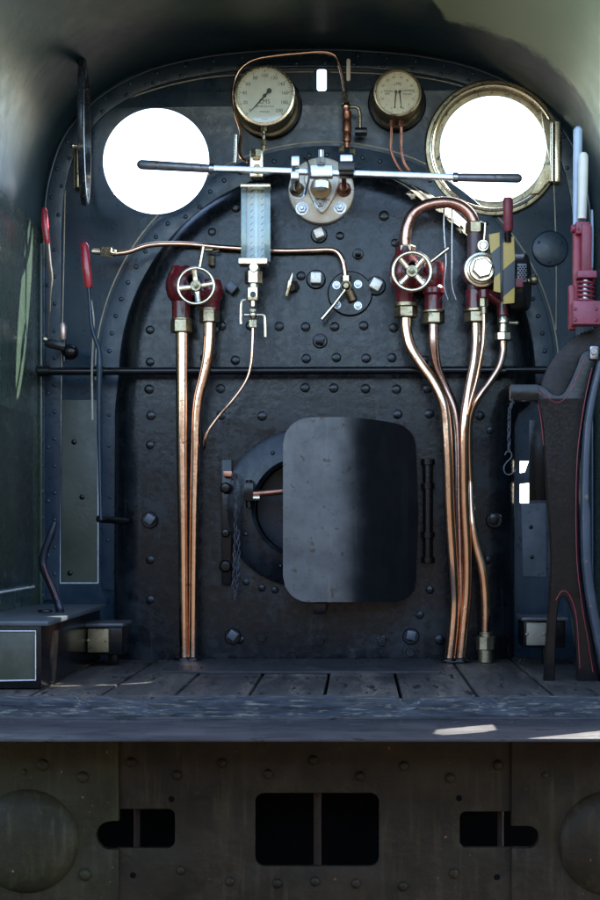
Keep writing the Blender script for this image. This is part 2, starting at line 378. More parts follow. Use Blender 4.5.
# olive lower panel paint as a thin plate
b = MB(); b.plate(W([(61.5, 582), (62, 400), (97, 400), (97, 582)], YS), [], YS - .0025, .003, .0005); b.build('lower_panel', OLIVE, sheet)
b = MB(); b.plate(W([(521, 504), (546, 503), (546, 577), (523, 576)], YS), [], YS - .004, .004, .001); b.build('grey_panel', GREY, sheet)
b = MB(); b.plate(W([(529, 420), (546, 420), (546, 500), (529, 500)], YS), [], YS - .005, .004, .001); b.build('side_plate', BLACKP, sheet)
b = MB(); b.tube(W3([(547.5, 420), (549, 470), (550, 520), (550, 590)], YS - .004), .005, 6); b.build('edge_strip', GREY, sheet)
for q in ((531, 527), (532, 557)): rivet(P(*q, YS - .004), .009, BLACKP, sheet, 'screw')
for q in ((74, 442), (70, 573), (82, 497)): rivet(P(*q, YS - .0025), .011, BLACKP, sheet, 'screw')
# angle iron along roof and wall
inner = []
for i, (x, y) in enumerate(OUT):
    a = Vector(OUT[max(0, i - 1)]); c = Vector(OUT[min(len(OUT) - 1, i + 1)]); t = (c - a).normalized(); n = Vector((-t.y, t.x))
    if n.dot(Vector((318, 300)) - Vector((x, y))) < 0: n = -n
    w_ = 20
    while math.hypot(x + n.x * w_ - 494, y + n.y * w_ - 148) < 59 and w_ > 6: w_ -= 1
    inner.append((x + n.x * w_, y + n.y * w_))
poly = [(42, 600)] + OUT + [(594.5, 600), (577, 600)] + inner[::-1] + [(60, 600)]
angle = MB(); angle.plate(W(poly, YS), [], YS - .009, .009, .0025)
angle = angle.build('angle_iron', NAVY, sheet)
b = MB(); b.tube(W3([(43.5, 600)] + [(x + (318 - x) * .006, y + 2) for x, y in OUT] + [(593, 600)], YS - .012), .006, 8, smooth=False); b.build('edge_bead', NAVY, angle)
def along(path, step, off=0.0):
    acc = off; out = []; last = None
    for a, c in zip(path, path[1:]):
        a = Vector(a); c = Vector(c); L = (c - a).length
        while acc <= L:
            out.append(tuple(a + (c - a) * acc / L)); acc += step
        acc -= L
    return out
mid = lambda f: [(o[0] * (1 - f) + i[0] * f, o[1] * (1 - f) + i[1] * f) for o, i in zip(OUT, inner)]
for f, off, st in ((.35, 4, 29), (.78, 16, 29)):
    for q in along(mid(f), st, off): rivet(P(*q, YS - .009), .0085, NAVY, angle)
for i, y in enumerate(range(250, 590, 27)):
    rivet(P(54.5, y, YS - .009), .0085, NAVY, angle)
    if i % 2: rivet(P(48, y + 8, YS - .009), .0085, NAVY, angle)
for i, y in enumerate(range(250, 590, 30)): rivet(P(583, y, YS - .009), .0085, NAVY, angle)

# round blanked cover on right
t = thing('inspection_cover', 'round dark blue cover plate on the sheet below the right window', 'cover plate', P(550, 249, YS))
b = MB(); b.lathe([(0, .012), (.066, .012), (.071, .010), (.074, .004), (.074, 0)], P(550, 249, YS), F, 48); b.build('cover_disc', NAVY, t)
for a in (30, 150, 270): rivet(P(550 + 13 * math.cos(math.radians(a)), 249 - 13 * math.sin(math.radians(a)), YS - .012), .006, NAVY, t, 'screw')

# ================================================================== BOILER BACKHEAD
back = thing('boiler_backhead', 'black riveted boiler backhead with an arched top and round firehole', 'boiler', P(308, 660, 0))
o_ = [(112, 705), (113, 410)] + arc(BC[0], BC[1], 210, 178, 2, 80) + [(537, 392), (531, 404), (520, 412), (516, 425), (515, 705)]
b = MB(); b.plate(W(o_, .06), [W(circ(302, 508, 47), .06)], 0, .25, .115, 10)
b.build('backplate', BLACK, back, ang=40)
# flanged ring bolted to the sheet round the boiler
def clipr(a, r):
    while math.hypot(BC[0] + r * math.cos(a) - 156, BC[1] - r * math.sin(a) - 161) < 57: r -= .5
    return (BC[0] + r * math.cos(a), BC[1] - r * math.sin(a))
fl = [(102, 590), (102, 400)] + [clipr(math.radians(177 - 174 * i / 90), 228) for i in range(91)] + [(554, 384), (536, 384)] + arc(BC[0], BC[1], 202, 2, 178, 70) + [(127, 400), (127, 590)]
ring = MB(); ring.plate(W(fl, YS - .012), [], YS - .014, .010, .002); ring = ring.build('flange_ring', NAVY, back)
for i in range(37):
    a = math.radians(174 - 168 * i / 36); q = clipr(a, 225); rr_ = math.hypot(q[0] - BC[0], q[1] - BC[1]) - 6; rivet(P(BC[0] + rr_ * math.cos(a), BC[1] - rr_ * math.sin(a), YS - .014), .0095, NAVY, ring)
for x, y in ((109, 415), (117, 438), (109, 446), (118, 470), (110, 497), (118, 502), (117, 538), (117, 562), (115, 572), (121, 425), (108, 540)): rivet(P(x, y, YS - .014), .0075, NAVY, ring)
# stay heads
st = []
for r_, (y, xs) in enumerate(((327, (222, 250, 279, 307, 336, 365, 394)), (359, (206, 235, 306, 335, 365, 393, 425)), (389, (150, 220, 305, 335, 365, 397, 428)), (415, (150, 222, 262, 397, 428, 480)))):
    for x in xs: st.append((x + random.uniform(-1.5, 1.5), y + random.uniform(-1.5, 1.5), 4.6))
st += [(301, 276, 4.5), (384, 216, 5), (236, 208, 4.5), (262, 210, 4), (215, 330, 4), (240, 640, 4), (150, 445, 4), (150, 330, 4.2), (150, 362, 4.2), (395, 243, 4), (440, 640, 5), (292, 655, 4), (352, 653, 4), (411, 651, 4.5), (150, 560, 4), (150, 600, 4), (490, 430, 4), (488, 560, 4), (488, 600, 4), (320, 640, 5), (262, 637, 5), (382, 640, 5.5), (236, 570, 3.5), (262, 588, 3.5), (275, 590, 3.5), (246, 582, 3.5), (430, 590, 4), (420, 615, 4), (340, 236, 4), (212, 232, 4)]
for x, y, r_ in st: rivet(P(x, y, 0), r_ * .0043, BLACK, back, 'stay_head', hgt=.32)
for x, y in ((262, 637), (320, 641), (382, 641), (292, 656), (352, 655), (410, 652)):
    b = MB(); c = P(x, y, 0); b.lathe([(0, .004), (.029, .004), (.030, 0)], c, F, 24); b.nut(c, c + F * .020, .020, 6); b.build('foundation_bolt', BLACK, back)
# sun splash painted as pale pieces on the boiler's rounded shoulder, top right
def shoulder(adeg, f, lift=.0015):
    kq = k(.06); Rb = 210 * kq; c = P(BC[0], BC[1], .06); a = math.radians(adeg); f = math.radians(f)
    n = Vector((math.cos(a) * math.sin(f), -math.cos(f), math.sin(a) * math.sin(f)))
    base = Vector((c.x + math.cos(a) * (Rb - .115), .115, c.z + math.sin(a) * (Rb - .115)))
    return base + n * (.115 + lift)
SPLASH = mat('sun_splash_paint', (.62, .60, .54), (.42, .38, .30), 40, (.25, .45), .3, .5, 60, wear=(.02, .018, .015), wscale=40, wthr=.64)
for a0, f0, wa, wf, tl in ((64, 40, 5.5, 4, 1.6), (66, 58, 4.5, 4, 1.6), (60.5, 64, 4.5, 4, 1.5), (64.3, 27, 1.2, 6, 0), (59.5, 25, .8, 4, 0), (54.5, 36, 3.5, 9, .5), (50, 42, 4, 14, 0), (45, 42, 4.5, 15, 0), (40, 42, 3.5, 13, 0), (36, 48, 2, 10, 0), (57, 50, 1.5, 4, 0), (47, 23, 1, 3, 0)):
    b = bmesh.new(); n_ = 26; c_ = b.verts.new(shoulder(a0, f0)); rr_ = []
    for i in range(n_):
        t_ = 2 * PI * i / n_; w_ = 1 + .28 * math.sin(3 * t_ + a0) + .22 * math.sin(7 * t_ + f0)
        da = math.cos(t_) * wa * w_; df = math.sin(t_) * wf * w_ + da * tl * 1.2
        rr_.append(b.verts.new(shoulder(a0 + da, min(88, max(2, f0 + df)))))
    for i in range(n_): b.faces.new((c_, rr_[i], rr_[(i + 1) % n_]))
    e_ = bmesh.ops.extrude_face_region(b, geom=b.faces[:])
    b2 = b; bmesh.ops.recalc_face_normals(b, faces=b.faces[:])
    MB().merge(b).build('sun_splash', SPLASH, back)
# firehole
b = MB(); kx = .004
b.lathe([(47 * kx, .02), (47 * kx, -.045), (50 * kx, -.052), (73 * kx, -.040), (78 * kx, -.030), (79 * kx, 0.0)], P(302, 508, 0), (0, 1, 0), 64); b.build('firehole_ring', BLACK, back)
b = MB(); b.lathe([(47.2 * kx, .0), (46 * kx, .30), (60 * kx, .32), (60 * kx, .75), (0, .76)], P(302, 508, 0), (0, 1, 0), 48); b.build('firebox_tunnel', RUBBER, back)
for a in (118, 62, -28, 205, 250, 290): rivet(P(302 + 62 * math.cos(math.radians(a)), 508 - 62 * math.sin(math.radians(a)), -.045), .009, BLACK, back, 'ring_bolt')

# firehole shield: curved steel sheet
t = thing('firehole_shield', 'curved grey steel sheet hung in front of the firehole', 'heat shield', P(350, 600, -.2))
def shield():
    b = bmesh.new(); nx, nz = 60, 36; Yc = -.24
    x0, x1, y0, y1 = 283, 416, 417, 602
    rows = []
    for i in range(nx + 1):
        u = i / nx; px = x0 + (x1 - x0) * u
        top = y0 + 7 * (2 * u - .75) ** 2 * (1 if u > .375 else .7); bot = y1
        c = .10
        dl = px - x0; dr = x1 - px
        def cut(d, w, h): return h * (1 - math.sqrt(max(0, 1 - ((w - d) / w) ** 2))) if d < w else 0
        top += cut(dl, 26, 24) + cut(dr, 20, 18); bot -= cut(dl, 26, 26) + cut(dr, 22, 20)
        yy = Yc + (.02 * (.46 - u) if u < .46 else .34 * (math.sqrt((u - .46) ** 2 + .01) - .1))
        rows.append([(P(px + (2.5 * (1 - abs(2 * j / nz - 1)) if u > .9 else 0), top + (bot - top) * j / nz, yy)) for j in range(nz + 1)])
    th = Vector((0, .005, 0)); V = [[b.verts.new(p) for p in r] for r in rows]; V2 = [[b.verts.new(p + th) for p in r] for r in rows]
    for i in range(nx):
        for j in range(nz):
            b.faces.new((V[i][j], V[i][j + 1], V[i + 1][j + 1], V[i + 1][j])); b.faces.new((V2[i][j], V2[i + 1][j], V2[i + 1][j + 1], V2[i][j + 1]))
    for i in range(nx):
        b.faces.new((V[i][0], V[i + 1][0], V2[i + 1][0], V2[i][0])); b.faces.new((V[i][nz], V2[i][nz], V2[i + 1][nz], V[i + 1][nz]))
    for j in range(nz):
        b.faces.new((V[0][j], V2[0][j], V2[0][j + 1], V[0][j + 1])); b.faces.new((V[nx][j], V[nx][j + 1], V2[nx][j + 1], V2[nx][j]))
    bmesh.ops.recalc_face_normals(b, faces=b.faces[:]); return MB().merge(b)
SHM = DSTEEL.copy(); SHM.name = 'shade_painted_sheet'
def shade_right(m):  # shade on the right half is put into the sheet's colour
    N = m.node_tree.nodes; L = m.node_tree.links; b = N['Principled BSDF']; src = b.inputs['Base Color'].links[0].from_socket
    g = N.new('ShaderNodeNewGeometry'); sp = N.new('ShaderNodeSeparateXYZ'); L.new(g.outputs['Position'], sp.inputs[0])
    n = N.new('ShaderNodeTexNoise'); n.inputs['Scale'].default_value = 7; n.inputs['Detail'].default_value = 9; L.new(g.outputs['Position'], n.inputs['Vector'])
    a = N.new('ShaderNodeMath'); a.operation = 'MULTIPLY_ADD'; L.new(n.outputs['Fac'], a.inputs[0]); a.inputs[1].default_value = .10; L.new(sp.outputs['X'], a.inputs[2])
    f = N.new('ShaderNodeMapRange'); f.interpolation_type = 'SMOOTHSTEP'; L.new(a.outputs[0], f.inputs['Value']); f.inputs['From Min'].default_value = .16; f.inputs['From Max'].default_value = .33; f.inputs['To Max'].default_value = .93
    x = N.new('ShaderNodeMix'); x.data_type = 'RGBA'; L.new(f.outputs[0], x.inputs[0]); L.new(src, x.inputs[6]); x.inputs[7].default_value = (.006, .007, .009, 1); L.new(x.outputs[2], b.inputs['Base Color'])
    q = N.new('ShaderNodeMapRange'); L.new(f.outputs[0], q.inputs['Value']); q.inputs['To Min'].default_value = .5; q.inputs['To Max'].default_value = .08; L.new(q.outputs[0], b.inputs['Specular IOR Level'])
shade_right(SHM)
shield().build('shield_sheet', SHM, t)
for y in (470, 560):
    b = MB(); b.tube([P(318, y, -.19), P(330, y + 4, -.12), P(352, y + 6, -.045)], .008, 10); b.build('bracket', BLACKP, t)
rivet(P(284.5, 508, -.19), .008, STEEL, t, 'rivet')
b = MB(); b.box(P(320, 606, -.1), (.05, .18, .055), bev=.006); b.build('foot_block', BLACKP, t)

# firehole door handle / hinge left
t = thing('firehole_latch', 'copper and brass latch bar across the left side of the firehole', 'latch', P(256, 493, -.06))
b = MB(); b.box(P(249, 492, -.07), (.040, .05, .075), bev=.008); b.cyl(P(249, 480, -.07), P(249, 508, -.07), .013); b.build('latch_bracket', BLACKP, t)
b = MB(); b.tube(W3([(252, 494), (275, 492), (300, 489)], -.08), .013, 12); b.build('latch_bar', COPPERD, t)
b = MB(); b.cyl(P(253, 498, -.09), P(260, 498, -.09), .012); b.build('latch_tip', BRASS, t)
t = thing('door_slide_bar', 'dark vertical slide bar left of the firehole beside the hanging chain', 'bracket', P(226, 520, 0))
b = MB(); b.box(P(227, 522, -.02), (.040, .035, .50), bev=.006); b.build('bar', BLACKP, t)
for y, r_ in ((488, .022), (533, .018), (566, .026)):
    b = MB(); b.lathe([(r_, 0), (r_, .02), (r_ * .7, .03), (0, .032)], P(226, y, -.035), F, 20); b.build('bar_boss', BLACKP, t)
b = MB(); b.box(P(228, 474, -.05), (.034, .05, .022), bev=.003); b.build('hook_plate', COPPERD, t)
t = thing('hinge_bar', 'dark vertical hinge bar right of the curved shield', 'hinge', P(428, 560, 0))
b = MB(); b.cyl(P(428, 462, -.04), P(428, 560, -.04), .020); b.build('hinge_tube', BLACKP, t)
for y in (462, 486, 535, 560):
    b = MB(); b.cyl(P(428, y - 3, -.04), P(428, y + 3, -.04), .027); b.build('collar', BLACKP, t)

# chains
def chain(name, label, pts, r, wire, m, group=None):
    t = thing(name, label, 'chain', pts[0], group)
    path = [tuple(p) for p in pts]; out = []; acc = 0
    tot = sum((Vector(c) - Vector(a)).length for a, c in zip(path, path[1:])); stp = r * 2.9
    n = max(2, int(tot / stp)); ps = along([Vector(p) for p in path], stp)
    me = None; me = []
    for flip in (0, 1):
        L = MB(); L.tube([Vector(((0 if flip else 1) * r * .75 * math.cos(a), (1 if flip else .0) * r * .75 * math.cos(a) - (.0), r * 1.8 * math.sin(a))) for a in [2 * PI * i / 14 for i in range(14)]], wire, 7, cyc=True, smooth=False)
        o = L.build('link', m, None, origin=(0, 0, 0)); me.append(o.data); D.objects.remove(o)
    for i, p in enumerate(ps[:95]):
        o = D.objects.new('link', me[i % 2]); COL.objects.link(o); place(o, p, t); o.rotation_euler = (random.uniform(-.1, .1), random.uniform(-.25, .25), .5 + random.uniform(-.4, .4))
    return t
CHM = mat('chain_iron', (.09, .09, .10), (.05, .05, .055), 30, (.35, .55), .6, .2)
chain('hanging_chain', 'long dark chain hanging left of the firehole', [P(234, 476, -.09), P(236, 505, -.09), P(235, 540, -.09), P(233, 590, -.09)], .0068, .0024, CHM)
chain('hanging_chain', 'slack second fall of dark chain looped low beside the long one', [P(238, 533, -.10), P(239, 560, -.10), P(237, 585, -.10), P(234, 600, -.10)], .0068, .0024, CHM)

# ================================================================== ROOF AND SIDES
prof = [P2(x, y, YS) for x, y in OUT]
def sweep(prof, ya, yb, th, ny=12, inward=False):
    b = bmesh.new(); n = len(prof); A = []; B = []
    c = Vector((sum(p[0] for p in prof) / n, min(p[1] for p in prof)))
    for i, (x, z) in enumerate(prof):
        a = Vector(prof[max(0, i - 1)]); d = Vector(prof[min(n - 1, i + 1)]); t = (d - a).normalized(); nn = Vector((-t.y, t.x))
        if nn.dot(Vector((x, z)) - c) < 0: nn = -nn
        A.append([b.verts.new((x, ya + (yb - ya) * j / ny, z)) for j in range(ny + 1)])
        B.append([b.verts.new((x + nn.x * th, ya + (yb - ya) * j / ny, z + nn.y * th)) for j in range(ny + 1)])
    for i in range(n - 1):
        for j in range(ny):
            b.faces.new((A[i][j], A[i + 1][j], A[i + 1][j + 1], A[i][j + 1])); b.faces.new((B[i][j], B[i][j + 1], B[i + 1][j + 1], B[i + 1][j]))
        for j in (0, ny): b.faces.new((A[i][j], A[i + 1][j], B[i + 1][j], B[i][j]))
    for i in (0, n - 1):
        for j in range(ny): b.faces.new((A[i][j], A[i][j + 1], B[i][j + 1], B[i][j]))
    bmesh.ops.recalc_face_normals(b, faces=b.faces[:]); return MB().merge(b)
YF = -1.34
roof = thing('cab_roof', 'arched cab roof with bounced light painted in as pale green on dark', 'roof', (prof[len(prof) // 2][0], -.6, prof[len(prof) // 2][1]))
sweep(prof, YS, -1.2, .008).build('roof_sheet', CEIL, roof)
xl = prof[0][0]; xr = prof[-1][0]; ztopL = prof[0][1]; ztopR = prof[-1][1]
def side(x, sgn, ztop, label, winOrSunHole, YF=-1.34):
    t = thing('cab_side_sheet', label, 'cab wall', (x, -.6, 0))
    b = MB()
    # plate drawn in (y, z) then turned to the side
    outer = [(YS, 0), (YF, 0), (YF, ztop), (YS, ztop)]
    holes = [winOrSunHole] if winOrSunHole else []
    M_ = Matrix(((0, 0, 0, 0),) * 4); R = Matrix(((0, sgn, 0, x + (0 if sgn > 0 else 0)), (1, 0, 0, 0), (0, 0, 1, 0), (0, 0, 0, 1)))
    b.plate(outer, holes, 0.0, .008, .001, M=R); b.build('side_plate', NAVY2, t)
    return t
winL = [(-.72, 1.0), (-1.30, 1.0), (-1.30, 1.60), (-.72, 1.60)]
sunHoleR = [(-1.07, .70), (-1.20, .70), (-1.225, .76), (-1.20, .93), (-1.15, .97), (-1.07, .95)]  # unseen opening added so a sun patch reaches the fall plate
sl = side(xl, -1, ztopL, 'dark blue cab side wall on the left with a green lower panel', winL)
sr = side(xr, 1, ztopR, 'narrow strip of dark cab side wall on the right behind the reversing stand', sunHoleR, -1.43)
def wallpt(px, py):     # point on the left wall seen at this pixel
    s = (CX - xl) / (358 - px); Y = s / .004 * CD - CD; return Vector((xl, Y, CZ - (py - 531) * s))
pa = wallpt(33, 340); pb = wallpt(1, 588)
b = MB(); b.box(((xl + .004), (-.05 - .95) / 2, (.30 + .98) / 2), (.004, .86, .66), bev=.001); b.build('green_panel', GREENW, sl)
b = MB(); zl = wallpt(18, 589).z
b.tube([Vector((xl + .006, -.06, zl)), Vector((xl + .006, -.95, zl))], .0045, 6, smooth=False); b.build('panel_lining', WHITE, sl)
b = MB(); b.box((xl + .006, YS - .03, .85), (.012, .05, 1.66), bev=.003); b.build('corner_strip', NAVY2, sl)
for i in range(15): rivet(Vector((xl + .012, YS - .035, .15 + i * .105)), .0085, NAVY2, sl, 'rivet', axis=(1, 0, 0))

# ================================================================== SPECTACLE WINDOWS
# opened left frame, edge on
t = thing('window_frame', 'round brass window frame swung open and seen edge on beside the left opening', 'window', P(77, 165, YS))
cF = P(84.5, 133, -.19); dirv = (Vector((CX, -CD, CZ)) - cF); dirv.z = 0; dirv.normalize()
axis = Vector((-dirv.y, dirv.x, 0)).normalized(); axis = (axis + dirv * .055).normalized()
b = MB(); b.lathe([(.243, -.012), (.274, -.012), (.278, -.006), (.278, .006), (.270, .012), (.243, .012), (.243, -.012)], cF, axis, 72); b.build('frame_rim', mat('frame_black', (.02, .03, .04), (.05, .06, .07), 20, (.2, .4), .5, .15, 90, wear=(.25, .22, .17), wscale=24, wthr=.60), t)
b = MB(); b.lathe([(0, -.002), (.245, -.002), (.245, .002), (0, .002)], cF, axis, 60); b.build('pane', GLASS, t)
b = MB(); b.cyl(P(78, 150, .08), P(78, 188, .08), .012); b.box(P(78, 168, .10), (.03, .03, .17), bev=.003); b.build('hinge', BRASSD, t)
b = MB(); b.cyl(P(72, 146, .03), P(84, 146, .03), .008); b.sph(P(73, 146, .03), .011); b.build('catch', BRASS, t)
# right window with brass ring
t = thing('window_frame', 'round brass window frame with glass and hinge tab, closed over the right opening', 'window', P(492, 150, YS))
c0 = P(493, 149, YS - .001); kk = k(YS)
b = MB(); b.lathe([(53 * kk, -.004), (53 * kk, .002), (54 * kk, .003), (58 * kk, .003), (58.5 * kk, .012), (60 * kk, .018), (64 * kk, .020), (67 * kk, .018), (68.5 * kk, .010), (68.5 * kk, 0)], c0, F, 96); b.build('rim', BRASSD, t)
b = MB(); b.torus(c0 + F * .0185, F, 62 * kk, 2.0 * kk, 96, 10); b.build('polished_ring', BRASS, t)
b = MB(); b.plate(W([(548, 122), (556, 122), (556, 184), (548, 184), (538, 196), (530, 196), (548, 160), (540, 115)], YS), [], YS - .038, .036, .004); b.build('hinge_tab', BRASSD, t)
b = MB(); b.box(P(557, 153, YS - .02), (.022, .05, .245), bev=.004); b.cyl(P(552.5, 123, YS - .045), P(552.5, 182, YS - .045), .010); b.build('hinge_knuckle', BRASS, t)
b = MB(); b.lathe([(0, -.004), (54 * kk, -.004), (54 * kk, -.001), (0, -.001)], c0, F, 60); b.build('pane', GLASS, t)

# ================================================================== GAUGES
def gauge(label, fx, fy, fr, bx, by, br, Yf, dialm, kindd):
    t = thing('pressure_gauge', label, 'gauge', P(bx, by, YS))
    base = P(bx, by, YS - .002); f = P(fx, fy, Yf)
    rb = br * k(YS); rf = fr * k(Yf)
    b = MB(); b.lathe([(rb * 1.04, 0), (rb * 1.04, .014), (rb, .020), (0, .020)], base, F, 64); b.build('backing_board', BLACKP, t)
    b = MB(); L = YS - Yf - .02
    o = P(fx, fy, Yf); o.y = YS - .02
    b.lathe([(rf * 1.13, 0), (rf * 1.13, .014), (rf * 1.04, .020), (rf * 1.0, .03), (rf * 1.0, L - .02)], o, F, 64); b.build('case', BRASSD, t)
    b = MB(); b.lathe([(rf * .99, L - .028), (rf * 1.05, L - .022), (rf * 1.07, L - .008), (rf * 1.05, L), (rf * .98, L + .002), (rf * .95, L - .004), (rf * .95, L - .016)], o, F, 72); b.build('bezel', BRASS if kindd == 0 else BRASSD, t)
    d0 = o + F * (L - .012)
    b = MB(); b.lathe([(0, 0), (rf * .96, 0)], d0, F, 64); dial = b.build('dial', dialm, t)
    d1 = d0 + F * .0006
    up = Vector((0, 0, 1)); rx = Vector((1, 0, 0))
    def at(a, r): a = math.radians(a); return d1 + rx * math.cos(a) * r * rf + up * math.sin(a) * r * rf
    b = MB()
    if kindd == 0:
        for i in range(51):
            a = 225 - 270 * i / 50; p, q = at(a, .93), at(a, .84 if i % 5 == 0 else .885)
            b.tube([p, q], .0008 if i % 5 else .0012, 4, smooth=False)
        for i in range(11):
            a = 225 - 270 * i / 10; b.text(str(i * 20), at(a, .72), rf * .17)
        b.text('LMS', at(270, .19), rf * .22); b.text('LBS PER SQ INCH', at(270, .36), rf * .085); b.text('PRESSURE', at(270, .55), rf * .08); b.text('BOILER', at(270, .80), rf * .07)
    else:
        for sgn in (-1, 1):
            for i in range(31):
                a = 90 - sgn * (8 + 155 * i / 30); b.tube([at(a, .92), at(a, .83 if i % 5 == 0 else .88)], .0007, 4, smooth=False)
            for i in range(7):
                a = 90 - sgn * (14 + 145 * i / 6); b.text(str(30 - i * 5), at(a, .72), rf * .13)
        b.text('LMS', at(90, .40), rf * .20)
        b.text('TRAIN', at(168, .42), rf * .14); b.text('CHAMBER', at(14, .46), rf * .13); b.text('PIPE', at(184, .45), rf * .12); b.text('INCHES', at(-5, .45), rf * .12)
    b.build('markings', INK, dial)
    b = MB()
    if kindd == 0:
        a = 228; b.tube([at(a + 180, .28) + F * .004, at(a, .72) + F * .004], [.0042, .0012], 6, smooth=False); b.lathe([(0, .004), (.010, .004), (.010, .007), (0, .008)], at(a + 180, .24), F, 20); b.lathe([(0, .004), (.007, .004), (.007, .008), (0, .009)], d1, F, 20)
        b.build('needle', INK, t)
    else:
        for sx, ea in ((-.07, -101), (.10, -76)):
            b = MB(); c = d1 + rx * sx * rf + up * .05 * rf; b.tube([c + F * .004, at(ea, .70) + F * .004], [.0028, .0012], 6, smooth=False); b.lathe([(0, .003), (.0055, .003), (.0055, .008), (0, .009)], c, F, 16); b.sph(at(ea, .66) + F * .004, .003, 8); b.build('needle', INK, t)
    b = MB(); b.lathe([(0, .0), (rf * .955, .0), (rf * .955, .002), (0, .002)], d0 + F * .009, F, 60); b.build('glass', GLASS, t)
    return t
gl = gauge('large round pressure gauge with a white dial and one needle pointing to zero', 264.5, 95.5, 28.5, 269, 107, 32, -.045, DIAL, 0)
b = MB(); b.cyl(P(264, 124, -.01), P(264, 140, -.01), .008); b.nut(P(264, 126, -.01), P(264, 132, -.01), .013); b.nut(P(263.6, 140, -.01), P(263.4, 146, -.01), .012); b.tube(W3([(264, 146), (262.5, 155), (259, 162)], -.02), .006, 10); b.build('stem', BRASSD, gl)
gr = gauge('smaller round gauge with a yellowed dial and two needles hanging down', 397.5, 92.5, 22.5, 397, 104, 28, -.06, DIAL2, 1)
for pts in ([(392, 118), (391, 135), (391, 150), (396, 163), (402, 172)], [(401, 118), (401, 135), (401, 150), (404, 163), (409, 171)]):
    b = MB(); b.tube(W3(pts, .02), .0055, 10); b.nut(P(pts[0][0], 120, .02), P(pts[0][0], 127, .02), .011); b.build('feed_pipe', COPPERD, gr)

# ================================================================== REGULATOR
t = thing('regulator_stuffing_plate', 'cream round bronze plate with studs and gland behind the long handle', 'fitting', P(321, 190, 0))
pc = P(321.5, 192, 0)
b = MB(); b.lathe([(0, .032), (31 * kx, .032), (32.5 * kx, .028), (33 * kx, .020), (33 * kx, 0)], pc, F, 72); b.build('flange_plate', PLAQ, t)
b = MB(); tri = cr([(306, 176), (337, 176), (337, 192), (326, 212), (318, 212), (308, 192)], 4, True); b.plate(W(tri, -.032), [], -.060, .028, .006); b.build('gland', PLAQ, t)
for x, y in ((302, 209), (340, 208), (299, 193), (343, 190)):
    s = MB(); c = P(x, y, -.030)
    s.lathe([(0, .006), (.026, .006), (.026, 0)], c, F, 24); s.nut(c + F * .004, c + F * .022, .019, 6); s.cyl(c + F * .02, c + F * .034, .009); s.build('stud', STEEL, t)
s = MB(); c = P(320.5, 203, -.055); s.lathe([(0, .008), (.027, .008), (.027, 0)], c, F, 24); s.nut(c + F * .004, c + F * .022, .019); s.cyl(c + F * .02, c + F * .04, .010); s.build('stud', STEEL, t)
b = MB(); b.cyl(P(321, 184, -.03), P(321, 184, -.29), .030); b.cyl(P(321, 188, -.06), P(321, 188, -.12), .042); b.build('spindle', BRASSD, t)
for x, y in ((297, 184), (344, 184)):
    b = MB(); b.tube([P(x, y + 8, -.04), P(x, y, -.12), P(x, y - 12, -.16), P(x, 160, -.18)], .010, 10); b.lathe([(0, .05), (.016, .05), (.026, .03), (.030, 0)], P(x, y + 6, -.03), F, 20); b.build('guide_arm', COPPERD if x > 320 else BRASSD, t)

t = thing('regulator_lever', 'long steel double-ended handle bar reaching across both windows', 'lever', P(321, 172, -.3))
YR = -.30
GRIPM = mat('handled_steel', (.26, .26, .28), (.17, .17, .185), 26, (.35, .5), .7, .15, 90, wear=(.10, .09, .085), wscale=40, wthr=.6)
a, m1, m2, e = P(137, 164.5, YR), P(211, 168.8, YR), P(455, 177.5, YR), P(522, 178.5, YR)
d1 = (m1 - a).normalized()
b = MB(); b.tube([a, a + d1 * .006, a + d1 * .016, m1 - d1 * .03, m1 - d1 * .006], [.006, .014, .0185, .0165, .015], 20, smooth=False); b.build('grip', GRIPM, t)
d2 = (e - m2).normalized()
b = MB(); b.tube([e, e - d2 * .006, e - d2 * .016, m2 + d2 * .03, m2 + d2 * .006], [.006, .014, .0175, .0160, .014], 20, smooth=False); b.build('grip', GRIPM, t)
for m_, d_ in ((m1, d1), (m2, d2)):
    b = MB(); b.cyl(m_ - d_ * .008, m_ + d_ * .012, .019); b.build('ferrule', STEEL, t)
mid_ = P(321, 172.5, YR); mL = P(296, 171.5, YR); mR = P(352, 174, YR)
for p, q in ((m1, mid_), (mid_, m2)):
    d = q - p; rot = frame_of(d, Vector((0, 1, 0)))
    b = MB(); b.box((p + q) / 2, (.022, .030, d.length), rot=rot, bev=.004); b.build('bar', STEEL, t)
b = MB(); b.box(P(321, 172, YR), (.09, .045, .048), bev=.006); b.build('boss', STEEL, t)
b = MB(); b.box(P(346.5, 166, YR), (.056, .065, .085), bev=.006); b.box(P(346.5, 168, YR - .01), (.062, .06, .04), bev=.006); b.build('clamp', BLACKP, t)
b = MB(); b.box(P(346.5, 158.5, YR - .034), (.046, .008, .028), bev=.003); b.build('clamp_cap', STEEL, t)
b = MB(); b.tube(W3([(304, 158), (308, 163), (309, 178), (305, 195)], -.335), .004, 8); b.tube(W3([(295, 160), (293, 176), (292, 190)], -.335), .006, 8); b.build('spring_clip', BLACKP, t)
b = MB(); b.box(P(295.5, 162, -.33), (.030, .03, .04), bev=.004); b.box(P(295, 176, -.33), (.030, .03, .03), bev=.004); b.build('link_pin', STEEL, t)
b = MB(); b.nut(P(321, 164, -.33), P(321, 158, -.33), .020); b.cyl(P(321, 158, -.33), P(321, 150, -.33), .010); b.build('pivot_nut', STEEL, t)
b = MB(); b.nut(P(321, 181, -.32), P(321, 189, -.32), .028, 8); b.build('collar_nut', STEEL, t)

